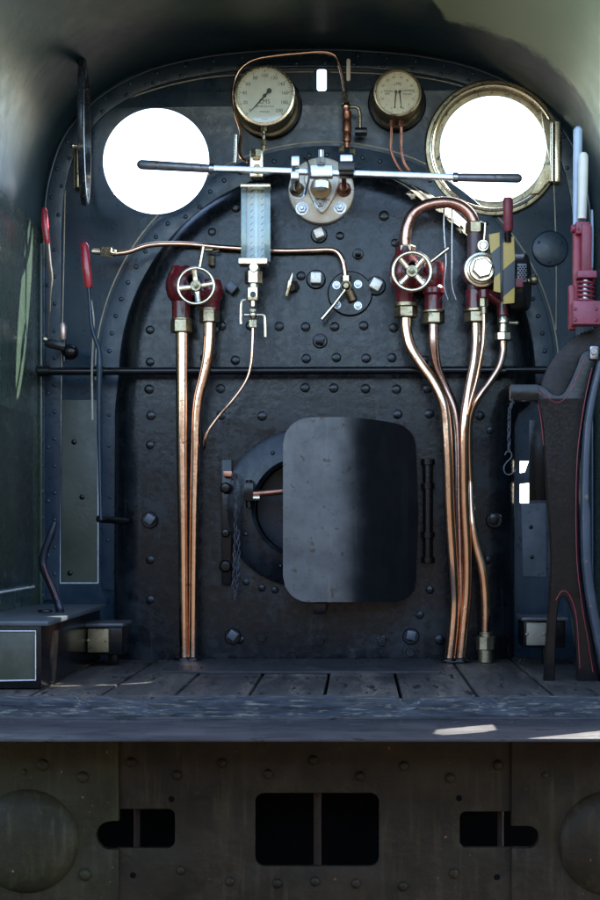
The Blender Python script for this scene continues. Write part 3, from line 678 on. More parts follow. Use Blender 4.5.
# ================================================================== COPPER PIPES TOP
def pipe(name, label, pts, r, m, Y, sub=8, group=None, cat='pipe'):
    b = MB(); b.tube(pts if isinstance(pts[0], Vector) else W3(pts, Y), r, 20, sub=sub); o = b.build(name, m, None); tag(o, label, cat, group); return o
pipe('copper_pipe', 'thin copper pipe looping over the large pressure gauge from the glass to the whistle valve', [P(247, 162, -.06), P(241, 157, -.04), (P(239.5, 148, 0)), P(241, 133, .02), P(235, 112, .03), P(233, 92, .03), P(238, 73, .03), P(252, 61, .03), P(275, 56, .03), P(300, 53.5, .03), P(322, 52, .03), P(334, 55, .03), P(339, 64, .03), P(343, 80, .03), P(345, 97, .03)], .0065, COPPER, 0)
t = thing('whistle_valve', 'upright copper and brass valve with a side elbow between the two gauges', 'valve', P(346, 150, .02))
b = MB(); b.nut(P(345, 92, .03), P(345.5, 99, .03), .013); b.nut(P(346, 101, .03), P(346, 103, .03), .014); b.build('union_nut', BRASS, t)
b = MB(); b.sph(P(346, 107, .02), .019); b.build('ball', COPPER, t)
b = MB(); b.lathe([(.012, 0), (.012, .02), (.017, .025), (.017, .055), (.014, .06), (.018, .065), (.018, .105), (.014, .112), (.018, .118), (.018, .145), (.012, .15)], P(347, 148, .02), (0, 0, 1), 24); b.build('valve_body', COPPERD, t)
b = MB(); b.tube(W3([(349, 107.5), (354, 107), (358.5, 109), (360, 116), (360, 128)], .02), .007, 12); b.build('side_elbow', BRASSD, t)
b = MB(); b.box(P(361, 132, .04), (.05, .05, .026), bev=.006); b.build('mount_block', BLACKP, t)
for x, y in ((341.5, 146), (352.5, 149)):
    b = MB(); b.nut(P(x, y, .01), P(x, y + 6, .01), .012); b.build('lower_nut', BRASS, t)
b = MB(); b.plate(W(rr2(346.5, 60, 350.5, 82, 1.9, 4), .02), [], .005, .012, .002); tag(b.build('whistle_lever', CREAMP, None), 'small pale upright lever beside the top of the looping copper pipe', 'lever')
b = MB(); b.tube(W3([(235.5, 163), (236, 150), (236.3, 135)], -.02), [.0075, .007, .0065], 12); tag(b.build('brass_spindle', BRASS, None), 'pale brass pin standing left of the water gauge above the handle', 'pin')

# ================================================================== WATER GAUGE
YG = -.17
t = thing('water_gauge', 'boiler water gauge with glass protector and brass cocks', 'gauge', P(254, 345, YG))
b = MB(); b.box(P(257, 165, YG + .05), (.052, .06, .11), bev=.008); b.nut(P(256, 158, YG), P(256, 150, YG), .022, 6); b.nut(P(257, 168, YG), P(257, 168, YG - .03), .016); b.cyl(P(256, 168, 0), P(256, 168, YG + .05), .026); b.build('top_fitting', BRASS, t)
b = MB(); b.box(P(256, 187.5, YG), (.115, .075, .014), bev=.003); b.build('top_clamp', BRASS, t)
b = MB(); b.cyl(P(256, 187, YG), P(256, 262, YG), .010); b.build('glass_tube', GLASS, t)
b = MB(); b.box(P(256.5, 225, YG + .03), (.085, .004, .285), bev=.001); bp_ = b.build('back_plate', STRIPB, t)
b = MB()
for i in range(11):
    z = 193 + i * 6.4
    for xx in (250.5, 261): b.tube([P(xx, z, YG + .0275), P(xx + 2.4, z - 2.2, YG + .0275)], .0013, 4, smooth=False)
b.build('tick_marks', INK, bp_)
for x0, x1, y_ in ((241.5, 246.5, -.01), (265, 270.5, -.01)):
    b = MB(); b.box(P((x0 + x1) / 2, 225, YG), ((x1 - x0) * kx, .05, .292), bev=.002); b.build('protector_side', GLASSG if False else mat('green_protector', (.10, .14, .13), (.16, .20, .19), 30, (.12, .25), .3, .05), t)
b = MB(); b.box(P(256, 225, YG - .027), (.112, .003, .288), bev=.0008); b.build('protector_front', GLASSG, t)
b = MB(); b.plate(W(rr2(239, 259.5, 268, 266, 1.5, 3), YG), [], YG - .04, .075, .003); b.lathe([(0, .02), (.016, .02), (.022, .0)], P(254, 268, YG - .02), F, 20); b.build('bottom_clamp', BRASS, t)
b = MB(); b.cyl(P(253.5, 266, YG), P(253.5, 272, YG), .022); b.nut(P(253.5, 271.5, YG), P(253.5, 284, YG), .034, 6, rot=PI / 6); b.cyl(P(253.5, 284, YG), P(253.5, 288, YG), .020); b.box(P(253, 294.5, YG), (.038, .040, .052), bev=.005); b.cyl(P(253, 301, YG), P(253, 307, YG), .012); b.build('bottom_fitting', BRASS, t)
b = MB(); b.cyl(P(253.3, 292, YG + .02), P(253.3, 292, -.0), .022); b.build('boiler_stem', BLACKP, t)
b = MB(); b.lathe([(0, .003), (.012, .003), (.012, 0)], P(253, 294.5, YG - .02), F, 20); b.build('cock_spindle', BLACKP, t)
b = MB(); b.sph(P(253, 315, YG), .016); b.nut(P(253, 309, YG), P(253, 312, YG), .013); b.nut(P(253, 320, YG), P(253, 328, YG), .016); b.cyl(P(244, 315, YG), P(262, 315, YG), .006); b.build('drain_cock', BRASS, t)
b = MB(); b.tube(W3([(246, 300), (242.5, 301), (241, 306), (240.8, 324)], YG - .02), .0055, 10, sub=5); b.build('cock_lever', BRASS, t)
b = MB(); b.tube(W3([(258, 315), (263, 315.5), (265, 319), (265.5, 337)], YG - .02), .0055, 10, sub=5); b.build('cock_lever', BRASS, t)
pipe('drain_pipe', 'thin copper drain pipe bending away left below the water gauge', [P(253, 327, YG), P(252.5, 345, YG), P(251, 365, YG), P(246, 381, YG), P(233, 400, YG), P(220, 415, -.15), P(209, 430, -.14), P(205, 441, -.13), P(204.5, 448, -.10)], .0058, COPPER, 0)

# ================================================================== COPPER PIPE ACROSS AND ITS COCK
pipe('copper_pipe', 'copper pipe running level behind the water gauge to the small cock', [P(112, 254, -.03), P(128, 252, -.03), P(146, 246, -.03), P(165, 244, -.03), P(190, 244.5, -.03), P(215, 247, -.03), P(245, 249, -.03), P(280, 251, -.03), P(312, 250.5, -.03), P(330, 250, -.035), P(338, 253, -.04), P(343, 262, -.045), P(345.5, 277, -.05)], .0105, COPPER, 0)
b = MB(); X = P(93, 253, -.03); b.cyl(P(92, 251.5, -.03), P(102, 252, -.03), .012); b.nut(P(101, 252, -.03), P(112, 253, -.03), .022, 6); b.cyl(P(112, 253, -.03), P(116, 253.4, -.03), .014); tag(b.build('pipe_union', BRASS, None), 'brass union at the left end of the level copper pipe', 'pipe fitting')
t = thing('blower_cock', 'small cock with an angled lever on a round black flange', 'valve', P(350, 295, 0))
b = MB(); b.lathe([(0, .016), (.085, .016), (.090, .010), (.090, 0)], P(350, 294, 0), F, 40); b.build('flange', BLACK, t)
for x, y in ((336.5, 285.5), (358, 284.5), (337, 305), (358, 306)):
    b = MB(); c = P(x, y, -.015); b.lathe([(0, .006), (.016, .006), (.016, 0)], c, F, 16); b.nut(c + F * .004, c + F * .014, .012); b.cyl(c + F * .012, c + F * .022, .006); b.build('stud', STEEL, t)
b = MB(); b.nut(P(346, 276, -.05), P(346, 284, -.05), .021, 6, rot=PI / 6); b.build('union_nut', BRASS, t)
b = MB(); b.cyl(P(346, 286, -.01), P(346, 286, -.075), .022); b.cyl(P(346, 284, -.05), P(353, 300, -.03), .020); b.lathe([(0, .012), (.010, .012), (.016, .004), (.018, 0)], P(346, 286, -.075), F, 20); b.build('cock_body', BRASSD, t)
b = MB(); b.tube([P(345, 290, -.08), P(333, 306, -.085), P(321.5, 319.5, -.09)], [.007, .008, .0095], 14, smooth=False); b.build('lever', BRASS, t)

# ================================================================== PLUGS
def plug(label, x, y, s, ang, m, base=True):
    t = thing('washout_plug', label, 'plug', P(x, y, 0), 'square-headed plugs on the backhead')
    if base:
        b = MB(); b.lathe([(0, .014), (s * .0036 * .9, .014), (s * .0036, .010), (s * .0038, 0)], P(x, y + 1.2, 0), F, 28); b.build('plug_base', BLACK, t)
    b = MB(); c = P(x, y, -.030); b.box(c, (s * .004, .05, s * .004), rot=Matrix.Rotation(math.radians(ang), 3, 'Y'), bev=.004); b.build('plug_head', m, t)
plug('pale square plug just under the round cream plate', 319, 234, 9, -22, PLAQ)
plug('pale square plug set upright left of the small angled cock', 316, 278.5, 10.5, 2, PLAQ)
plug('pale tilted square plug right of the small angled cock', 376, 285, 10.5, 30, PLAQ)
plug('dark grey diamond-set square plug right of the left handwheel', 231.5, 288, 10, 42, mat('grey_plug', (.10, .11, .13), (.07, .08, .09), 30, (.35, .5), .5, .2), False)
plug('dark round-based plug below the small cock lever', 320, 340, 8, 12, BLACK)
plug('black square plug low on the backhead left of the copper pipes', 150, 519, 9, 35, MATS['grey_plug'])
plug('grey square plug right of the grouped copper pipes', 494, 519, 9, 12, BLACKP)
plug('large square plug at the foot of the backhead below the chain', 233, 635, 9, 35, MATS['grey_plug'])
plug('dark square plug at the foot of the backhead right of the shield', 411, 635, 9, 10, MATS['grey_plug'])
plug('small dark plug high between the round plate and the right bend', 358, 253, 6, 0, BLACK)
t = thing('test_cock', 'small brass cock with a butterfly lever between water gauge and square plug', 'valve', P(291, 286, 0))
b = MB(); b.cyl(P(291, 288, 0), P(291, 287, -.05), .018); b.nut(P(294, 286, -.01), P(294, 286, -.03), .022); b.build('cock_body', BLACKP, t)
b = MB(); b.tube([P(292.5, 273, -.06), P(290, 281, -.06), P(289, 287, -.06), P(286.5, 296, -.055)], [.004, .010, .009, .007], 10); b.build('lever', BRASS, t)

# ================================================================== HAND RAIL ROD
t = thing('cross_rod', 'long black rod running level across the backhead', 'rod', P(300, 371, -.08))
b = MB(); b.cyl(P(40, 371.5, -.08), P(560, 370, -.08), .0155); b.build('rod', BLACKP, t)
for x in (44, 98, 500):
    b = MB(); b.cyl(P(x - 6, 371.3, -.08), P(x + 6, 371.3, -.08), .021); b.box(P(x, 371, .0), (.03, .18, .03), bev=.004); b.build('rod_bracket', BLACKP, t)

# ================================================================== LEFT INJECTOR STEAM VALVE
def wheel(t, c, R, tilt, r_rim, spokes, a0, m=BRASS):
    ax = (F + Vector(tilt)).normalized(); Fm = frame_of(ax)
    b = MB(); b.torus(c, ax, R, r_rim, 64, 12); wh = b.build('handwheel', m, t)
    u = Fm.col[0]; v = Fm.col[1]
    for i in range(spokes):
        a = math.radians(a0 + 360 * i / spokes); d = u * math.cos(a) + v * math.sin(a)
        s = MB(); s.tube([c - ax * .006 + d * R * .15, c - ax * .006 + d * R * .45, c - ax * .003 + d * R * .72, c + d * R * .98], [.0042, .0042, .0045, .0055], 12, flat=2.4, sub=5); s.build('spoke', m, wh)
    s = MB(); s.lathe([(0, -.016), (R * .30, -.016), (R * .32, .004), (R * .29, .009), (R * .25, .009), (R * .25, .005), (0, .005)], c, ax, 28); s.nut(c + ax * .008, c + ax * .018, R * .16); s.cyl(c + ax * .016, c + ax * .026, R * .08); s.build('hub', BRASSD, wh)
    return wh
t = thing('steam_valve', 'red painted steam valve with a four-spoke brass handwheel, left pair of pipes', 'valve', P(195, 320, 0))
b = MB(); b.lathe([(.035, 0), (.036, .07), (.052, .09), (.060, .12), (.060, .15), (.050, .18), (.038, .20), (.036, .21), (0, .212)], P(181, 320, -.10), (0, 0, 1), 32); b.cyl(P(181, 284, -.1), P(181, 284, 0), .055); b.build('valve_body', RED, t)
b = MB(); b.lathe([(.033, 0), (.034, .035), (.044, .05), (.048, .09), (.038, .12), (0, .122)], P(211, 311, -.10), (0, 0, 1), 28); b.cyl(P(211, 296, -.1), P(190, 285, -.1), .040); b.build('outlet_body', RED, t)
b = MB(); b.lathe([(.03, 0), (.046, .01), (.046, .03), (.032, .04), (.026, .075), (.018, .08), (.018, .14)], P(195.5, 285, -.10), F, 28); b.build('bonnet', mat('grey_cast', (.16, .15, .17), (.09, .08, .10), 30, (.3, .5), .5, .3), t)
b = MB(); b.nut(P(181.5, 333, -.10), P(181.5, 320, -.10), .043, 6, rot=PI / 6, bev=.003); b.cyl(P(181.5, 320.5, -.10), P(181.5, 318.5, -.10), .040); b.build('union_nut', BRASSD, t)
b = MB(); b.nut(P(209.5, 323, -.10), P(209.5, 310, -.10), .040, 6, rot=PI / 6, bev=.003); b.cyl(P(209.5, 310.5, -.10), P(209.5, 308.5, -.10), .037); b.build('union_nut', BRASSD, t)
wheel(t, P(196, 286, -.24), 18 * k(-.24), (-.02, 0, .06), .0068, 4, 8)
b = MB(); b.tube([P(199.5, 268, -.2), P(201.5, 257, -.2), P(203.5, 247, -.2)], [.0085, .008, .0085], 14); b.build('spindle_lever', BRASS, t)
b = MB(); b.cyl(P(204, 250, -.05), P(213, 250, -.05), .007); b.nut(P(212, 256, -.02), P(211, 266, -.02), .014); b.tube(W3([(206, 249), (212, 252), (219, 250.5)], -.04), .0045, 8); b.build('bracket', BRASSD, t)
YP = -.10
pipe('steam_pipe', 'straight polished copper pipe, left of the left pair', W3([(182, 332), (182, 400), (182, 460), (183, 540), (184, 662)], YP), [.0245, .024, .0215, .019, .018], COPPER, 0)
D.objects['steam_pipe'].data  # keep
pipe('steam_pipe', 'gently swept copper pipe, right of the left pair', [P(209.5, 322, YP), P(209, 338, YP), P(207.5, 358, YP), P(203.5, 378, YP), P(199, 396, YP), P(196.5, 418, YP), P(195.5, 450, YP), P(194, 510, YP), P(193, 600, YP), P(192.5, 662, YP)], [.023, .023, .023, .0225, .0215, .020, .019, .018, .0175, .0175], COPPER, 0)

# ================================================================== RIGHT GROUP
Y1 = -.13
t = thing('steam_valve', 'red painted steam valve with brass handwheel and side lever, right group of pipes', 'valve', P(420, 318, 0))
b = MB(); b.lathe([(.034, 0), (.036, .06), (.056, .09), (.062, .13), (.056, .17), (.040, .20), (.036, .23), (0, .232)], P(405, 306, Y1), (0, 0, 1), 32); b.cyl(P(405, 276, Y1), P(405, 276, 0), .055); b.build('valve_body', RED, t)
b = MB(); b.lathe([(.034, 0), (.034, .07), (.042, .08), (.042, .10), (.034, .11), (.040, .13), (.044, .16), (.038, .20), (.020, .205), (0, .206)], P(433.5, 314, Y1), (0, 0, 1), 28); b.cyl(P(434, 282, Y1), P(412, 280, Y1), .038); b.build('outlet_body', RED, t)
b = MB(); b.nut(P(434, 267, Y1), P(434, 262, Y1), .014, 4); b.cyl(P(434, 270, Y1), P(434, 266, Y1), .022); b.build('top_plug', BRASS, t)
b = MB(); b.nut(P(406, 318, Y1), P(406, 307, Y1), .046, 6, rot=PI / 6, bev=.003); b.cyl(P(406, 307, Y1), P(406, 303, Y1), .046); b.build('union_nut', BRASSD, t)
b = MB(); b.nut(P(433.5, 324, Y1), P(433.5, 313, Y1), .043, 6, rot=PI / 6, bev=.003); b.cyl(P(433.5, 313, Y1), P(433.5, 310.5, Y1), .044); b.build('union_nut', BRASSD, t)
b = MB(); b.nut(P(405.5, 253, Y1), P(405.5, 246, Y1), .040, 6, rot=PI / 6, bev=.003); b.build('upper_union', BRASSD, t)
b = MB(); b.lathe([(.03, 0), (.046, .01), (.046, .03), (.032, .04), (.026, .07), (.018, .08), (.018, .12)], P(411, 272, Y1), F, 28); b.build('bonnet', MATS['grey_cast'], t)
wheel(t, P(412, 271.5, -.26), 19 * k(-.26), (-.02, 0, .05), .0085, 4, 45)
b = MB(); b.tube([P(431, 262, -.22), P(440, 255, -.22), P(448.5, 248.5, -.22)], [.0075, .008, .0095], 14); b.build('side_lever', BRASS, t)
pipe('copper_bend', 'thick dull copper pipe bent in an arch over the right handwheel', [P(405.5, 247, Y1), P(405.5, 237, Y1), P(407.5, 225, Y1), P(414, 213, Y1), P(425, 206, Y1), P(438, 203, Y1), P(451, 203, Y1), P(462, 207, Y1), P(470, 214.5, Y1), P(474.5, 224, Y1), P(475, 232, Y1)], .0225, mat('arch_copper', (.62, .36, .28), (.46, .26, .21), 18, (.22, .36), 1.0, .1, 90, wear=(.3, .15, .11), wscale=30, wthr=.62, wmetal=1), 0, 10)
# ejector
t = thing('brake_ejector', 'brake ejector with big brass hexagon cap and perforated drum', 'valve', P(485, 310, 0))
b = MB(); b.nut(P(475, 234, Y1), P(475, 222.5, Y1), .038, 6, rot=PI / 6, bev=.003); b.build('top_union', BRASSD, t)
b = MB(); b.cyl(P(475, 300, Y1), P(475, 233, Y1), .031); b.sph(P(478, 272, Y1), .066); b.cyl(P(478, 272, Y1), P(478, 272, 0), .055); b.build('ejector_body', mat('brown_cast', (.075, .035, .045), (.12, .10, .11), 26, (.3, .5), .2, .3), t)
b = MB(); b.cyl(P(475, 312, Y1), P(475, 290, Y1), .036); b.cyl(P(503, 316, Y1), P(503, 300, Y1), .024); b.cyl(P(484, 298, Y1 - .08), P(484, 290, Y1 - .08), .020); b.cyl(P(503, 304, Y1), P(482, 290, Y1), .022); b.build('lower_body', RED, t)
c = P(481.5, 270, -.20)
b = MB(); b.lathe([(.030, -.04), (.056, -.03), (.064, -.01), (.068, 0), (.066, .008), (.058, .010), (.055, .016), (.050, .018), (.046, .030), (0, .031)], c, F, 48); b.build('cap_flange', BRASS, t)
b = MB(); b.nut(c + F * .028, c + F * .056, .041, 6, rot=.25, bev=.004); b.build('hexagon_cap', BRASS, t)
b = MB(); c2 = P(483, 246, -.20); b.lathe([(0, .014), (.012, .014), (.016, .010), (.021, .010), (.024, .004), (.024, -.02), (0, -.02)], c2, F, 28); b.tube([P(484, 242, -.2), P(485, 233, -.2), P(485.5, 223, -.2)], .0062, 10, smooth=False); b.build('relief_lever', BRASS, t)
b = MB(); b.nut(P(484, 307, -.2), P(484, 297, -.2), .018, 6); b.cyl(P(484, 314, -.2), P(484, 306, -.2), .012); b.build('small_union', BRASSD, t)
b = MB(); b.nut(P(476, 323, Y1), P(476, 312, Y1), .046, 6, rot=PI / 6, bev=.003); b.cyl(P(476, 312, Y1), P(476, 309, Y1), .047); b.build('union_nut', BRASSD, t)
b = MB(); b.lathe([(.018, 0), (.018, .03), (.024, .035), (.024, .055), (.018, .065), (.020, .075)], P(503.5, 332, Y1), (0, 0, 1), 24); b.nut(P(503.5, 341, Y1), P(503.5, 332.5, Y1), .034, 8, bev=.003); b.build('drain_union', BRASS, t)
b = MB(); b.cyl(P(507, 323, Y1), P(516, 323, Y1), .008); b.sph(P(517, 323, Y1), .010); b.build('drain_tap', BRASSD, t)
# perforated drum at the right
dc = P(511, 283, Y1 + .02)
b = MB(); b.lathe([(0, 0), (.105, 0), (.112, .006), (.112, .060), (.104, .068), (0, .070)], dc, Vector((1, -.25, 0)), 40); drum = b.build('drum', mat('gun_metal', (.09, .075, .07), (.05, .045, .05), 25, (.3, .45), .7, .2), t)
b = MB()
ax = Vector((1, -.25, 0)).normalized(); Fm = frame_of(ax)
for i in range(4):
    for j in range(-3, 5):
        a = math.atan2((-1), 0)
        zz = j * .012; h = .014 + .012 * i + (.006 if j % 2 else 0)
        rad = .1125; yy = -math.sqrt(rad * rad - zz * zz)
        # point on the drum wall that faces the camera
        side_v = (F - ax * F.dot(ax)).normalized()
        p = dc + ax * h + side_v * (-yy) + Vector((0, 0, zz)); b.sph(p, .0038, 8)
b.build('vent_holes', RUBBER, drum)
b = MB(); b.box(P(522, 273, Y1 - .105), (.036, .006, .072), bev=.002); pf_ = b.build('perforated_plate', mat('grey_grille', (.16, .15, .16), (.10, .10, .11), 30, (.3, .5), .6, .1), t)
b = MB()
for j in range(7):
    for i in range(3): b.lathe([(0, .0006), (.0036, .0006)], P(518.7 + i * 2.8 + (1.4 if j % 2 else 0), 266.5 + j * 2.1, Y1 - .1085), F, 10)
b.build('holes', RUBBER, pf_)
b = MB(); b.cyl(P(524, 281, Y1), P(531, 281, Y1), .012); b.lathe([(0, -.022), (.014, -.02), (.020, -.010), (.021, .004), (.015, .014), (0, .017)], P(534, 280, Y1), Vector((1, -.3, 0)), 24); b.build('drum_knob', BRASSD, t)
b = MB(); b.box(P(519, 283, Y1 - .105), (.03, .01, .035), bev=.002); b.build('red_tab', CRIM, t)
# handle with hazard stripes
t = thing('brake_lever', 'brake lever with a crimson grip and yellow and black striped plate', 'lever', P(505, 300, -.2))
YB = -.27
hp = [(489, 234.5), (501, 232), (503.5, 240), (514, 236), (515, 262), (514.5, 303), (503, 304), (502.5, 293.5), (493.5, 291), (494.5, 268), (490.5, 252)]
b = MB(); b.plate(W(hp, YB), [], YB, .006, .001); b.build('striped_plate', HAZ, t)
b = MB(); b.plate(W([(499.5, 232), (502.5, 232), (503, 302), (500.5, 302)], YB), [], YB - .006, .006, .001); b.build('plate_rib', BLACKP, t)
b = MB(); b.tube([P(508, 242, YB), P(507.5, 225, YB - .01)], .013, 14, smooth=False); b.cyl(P(506, 262, YB + .01), P(490, 270, -.15), .015); b.build('shank', BLACKP, t)
b = MB(); b.tube([P(508.5, 232, YB - .01), P(508.3, 229, YB - .01), P(508, 214, YB - .015), P(507.8, 201, YB - .02), P(507.8, 198, YB - .02)], [.013, .0185, .0185, .020, .015], 20, smooth=False); b.build('grip', CRIM, t)
# pipes of the right group
pipe('steam_pipe', 'thick copper pipe sweeping down from below the right handwheel', [P(406, 317, Y1), P(406.5, 330, Y1), P(411, 348, Y1 - .01), P(421, 365, Y1 - .02), P(433, 382, Y1 - .03), P(442, 400, Y1 - .04), P(446, 422, Y1 - .04), P(448, 460, Y1 - .04), P(449.5, 510, Y1 - .03), P(452.5, 560, Y1 - .02), P(454.5, 600, Y1), P(453, 630, Y1), P(449.5, 662, Y1)], .0215, COPPER, 0, 10)
pipe('steam_pipe', 'copper pipe passing straight down behind the thick sweeping one', [P(433.5, 323, Y1), P(434, 345, Y1), P(437, 368, Y1 + .02), P(445, 388, Y1 + .03), P(454, 410, Y1 + .03), P(458, 440, Y1 + .03), P(459, 500, Y1 + .03), P(460, 560, Y1 + .03), P(461, 610, Y1 + .03), P(461, 662, Y1 + .03)], .0195, mat('dark_copper', (.66, .44, .36), (.46, .30, .26), 16, (.16, .30), 1.0, .1, 90), 0, 10)
pipe('steam_pipe', 'reddish copper pipe falling from below the big hexagon cap', [P(476, 322, Y1), P(476, 340, Y1), P(474, 362, Y1 - .01), P(469, 388, Y1 - .02), P(465.5, 415, Y1 - .03), P(464, 445, Y1 - .03), P(464.5, 500, Y1 - .02), P(467, 550, Y1 - .01), P(467, 590, Y1), P(464, 625, Y1), P(460.5, 662, Y1)], .0185, COPPER, 0, 10)
pipe('copper_pipe', 'thin bright copper pipe laid against the reddish pipe below the hexagon cap', [P(484, 313, -.2), P(484, 328, -.2), P(482.5, 350, -.2), P(478, 375, -.19), P(472, 398, -.185), P(468, 415, -.175)], .0070, COPPER, 0)
pipe('steam_pipe', 'narrow pipe crossing from the small right valve and bulging to the floor union', [P(503.5, 340, Y1), P(503, 352, Y1), P(499, 367, Y1 - .01), P(489, 383, Y1 - .02), P(478, 398, Y1 - .03), P(470.5, 415, Y1 - .02), P(469, 440, Y1 + .0), P(470, 480, Y1 + .02), P(472, 520, Y1), P(477, 548, Y1), P(483, 572, Y1), P(485.5, 600, Y1), P(485.5, 636, Y1)], [.014] * 6 + [.013, .013, .015, .018, .021, .020, .016], COPPER, 0, 10)
t = thing('floor_union', 'squat brass union on the floor at the foot of the rightmost pipe', 'pipe fitting', P(486, 661, Y1))
b = MB(); b.cyl(P(486, 662, Y1), P(486, 640, Y1), .032); b.nut(P(486, 650, Y1), P(486, 636, Y1), .038, 8, bev=.003); b.cyl(P(486, 637, Y1), P(486, 632, Y1), .026); b.build('union_body', BRASSD, t)
for x in (444, 452): pipe('thin_wire', 'thin upright wire behind the arched copper bend, %s of two' % ('left' if x < 450 else 'right'), W3([(x, 206), (x, 230), (x + (2 if x < 450 else 0), 262), (x, 285), (x + 4, 300)], -.07), .0032, STEEL, 0)

for (x_, y_, yy_, lab) in ((184, 661, YP, 'dark collar on the floor round the left copper pipe of the left pair'), (192.5, 661, YP, None), (449.5, 661, Y1, 'dark collar on the floor round the leftmost pipe of the right group'), (461, 661, Y1, None)):
    if lab is None: continue
    c_ = P(x_, y_, yy_); c_.z = .010; x2_ = P(x_ + 8.5 if x_ < 300 else x_ + 11, y_, yy_).x
    b = MB(); b.lathe([(.020, .012), (.034, .012), (.040, .006), (.042, 0)], c_, (0, 0, 1), 28); c2 = c_.copy(); c2.x = x2_; b.lathe([(.018, .012), (.032, .012), (.038, .006), (.040, 0)], c2 + Vector((0, 0, .001)), (0, 0, 1), 28)
    b.box(((c_.x + x2_) / 2, c_.y, .006), (.06, .09, .010), bev=.003)
    tag(b.build('pipe_collar', BLACKP, None), lab.replace('round the left copper pipe of the left pair', 'under the left pair of copper pipes').replace('round the leftmost pipe of the right group', 'under the right group of copper pipes'), 'pipe collar')

# ================================================================== LEFT SIDE LEVERS
t = thing('red_lever', 'tall lever with a bright red grip and thin dark rod beside the copper pipe end', 'lever', P(100, 520, -.3))
YL = -.30
b = MB(); b.tube([P(84.2, 243, YL), P(84.5, 246, YL), P(86, 265, YL), P(88.5, 285, YL), P(88.8, 288, YL)], [.010, .0165, .0175, .0165, .012], 18, smooth=False); b.build('grip', GRIP, t)
b = MB(); b.tube([P(88.6, 287, YL), P(90, 305, YL), P(91.5, 325, YL), P(95, 338, YL), P(99, 350, YL), P(99.5, 365, YL), P(99, 400, YL), P(99.5, 450, YL), P(101, 520, YL)], [.010, .009, .011, .012, .012, .018, .012, .0105, .011], 12, flat=.7); b.build('rod', NAVY, t)
b = MB(); b.tube([P(91, 300, YL + .01), P(93.5, 320, YL + .01), P(93, 345, YL + .03), P(92, 372, YL + .05), P(92.5, 420, YL + .05)], .004, 8); b.build('release_wire', CREAM, t)
b = MB(); b.tube([P(99, 519, YL), P(112, 520, YL + .1), P(126, 521, -.02)], .014, 12); b.build('crank_foot', BLACKP, t)
t = thing('red_lever', 'short lever with a red grip on the left wall beside the rivets', 'lever', P(50, 345, -.1))
YL2 = -.12
b = MB(); b.tube([P(44, 208, YL2), P(44.2, 211, YL2), P(45, 225, YL2), P(47, 241, YL2), P(47.3, 244, YL2)], [.008, .0135, .0145, .013, .010], 16, smooth=False); b.build('grip', GRIP, t)
b = MB(); b.tube([P(47.2, 243, YL2), P(49, 262, YL2), P(51, 278, YL2), P(50, 296, YL2), P(48, 340, YL2 + .05)], [.010, .009, .008, .004, .004], 10); b.build('rod', mat('tape_bound', (.10, .085, .07), (.06, .055, .05), 60, (.5, .7), 0, .5), t)
t = thing('lubricator_cock', 'small brass and black cock on the left wall above the rod end', 'valve', P(55, 345, 0))
b = MB(); b.tube([P(62.5, 323, -.05), P(63, 327, -.05), P(63, 337, -.05), P(63.5, 340, -.05)], [.008, .014, .013, .009], 14, smooth=False); b.build('cap', mat('pink_brass', (.75, .55, .45), (.6, .4, .32), 30, (.3, .4), .7, .1), t)
b = MB(); b.cyl(P(44, 339, -.05), P(50, 341, -.05), .014); b.build('nozzle', BRASS, t)
b = MB(); b.box(P(56, 345, -.04), (.085, .05, .035), rot=Matrix.Rotation(.25, 3, 'Y'), bev=.01); b.sph(P(70, 352, -.03), .032, 16, (1.1, 1, 1)); b.cyl(P(64, 340, -.04), P(64, 362, -.04), .008); b.build('cock_body', BLACKP, t)

# ================================================================== DECK
deck = thing('footplate_deck', 'worn grey plank floor of the cab with dark gaps', 'floor', (0, -.6, 0))
def fx(px, Y): return P(px, 0, Y).x
edges = [(20, 96), (105, 0), (177, 0), (250, 0), (325, 0), (400, 0), (475, 0), (550, 0)]
xs = [P(px, 693, -1.22).x for px in (-35, 35, 105, 177, 250, 325, 400, 475, 550, 620, 690)]
for i, (a, c) in enumerate(zip(xs, xs[1:])):
    zz = random.uniform(-.002, .002)
    segs = [(-1.30, .10)] if not (177 <= (-35, 35, 105, 177, 250, 325, 400, 475, 550, 620)[i] < 400) else [(-1.30, -.655), (-.645, .0)]
    for y0, y1 in segs:
        b = MB(); b.box(((a + c) / 2, (y0 + y1) / 2, -.025 + zz), (c - a - .011, y1 - y0, .05), bev=.004); b.build('plank', WOOD, deck)
b = MB(); b.box((0.02, -.30, .004), (1.02, .54, .010), bev=.003); b.build('tread_plate', FALLP if False else mat('black_tread', (.020, .020, .022), (.034, .033, .034), 8, (.4, .65), .1, .5, 60, spec=.35, dust=(.075, .068, .06)), deck)
b = MB(); b.box((0, -.6, -.075), (2.5, 1.38, .03), bev=.002); b.build('under_floor', RUBBER, deck)
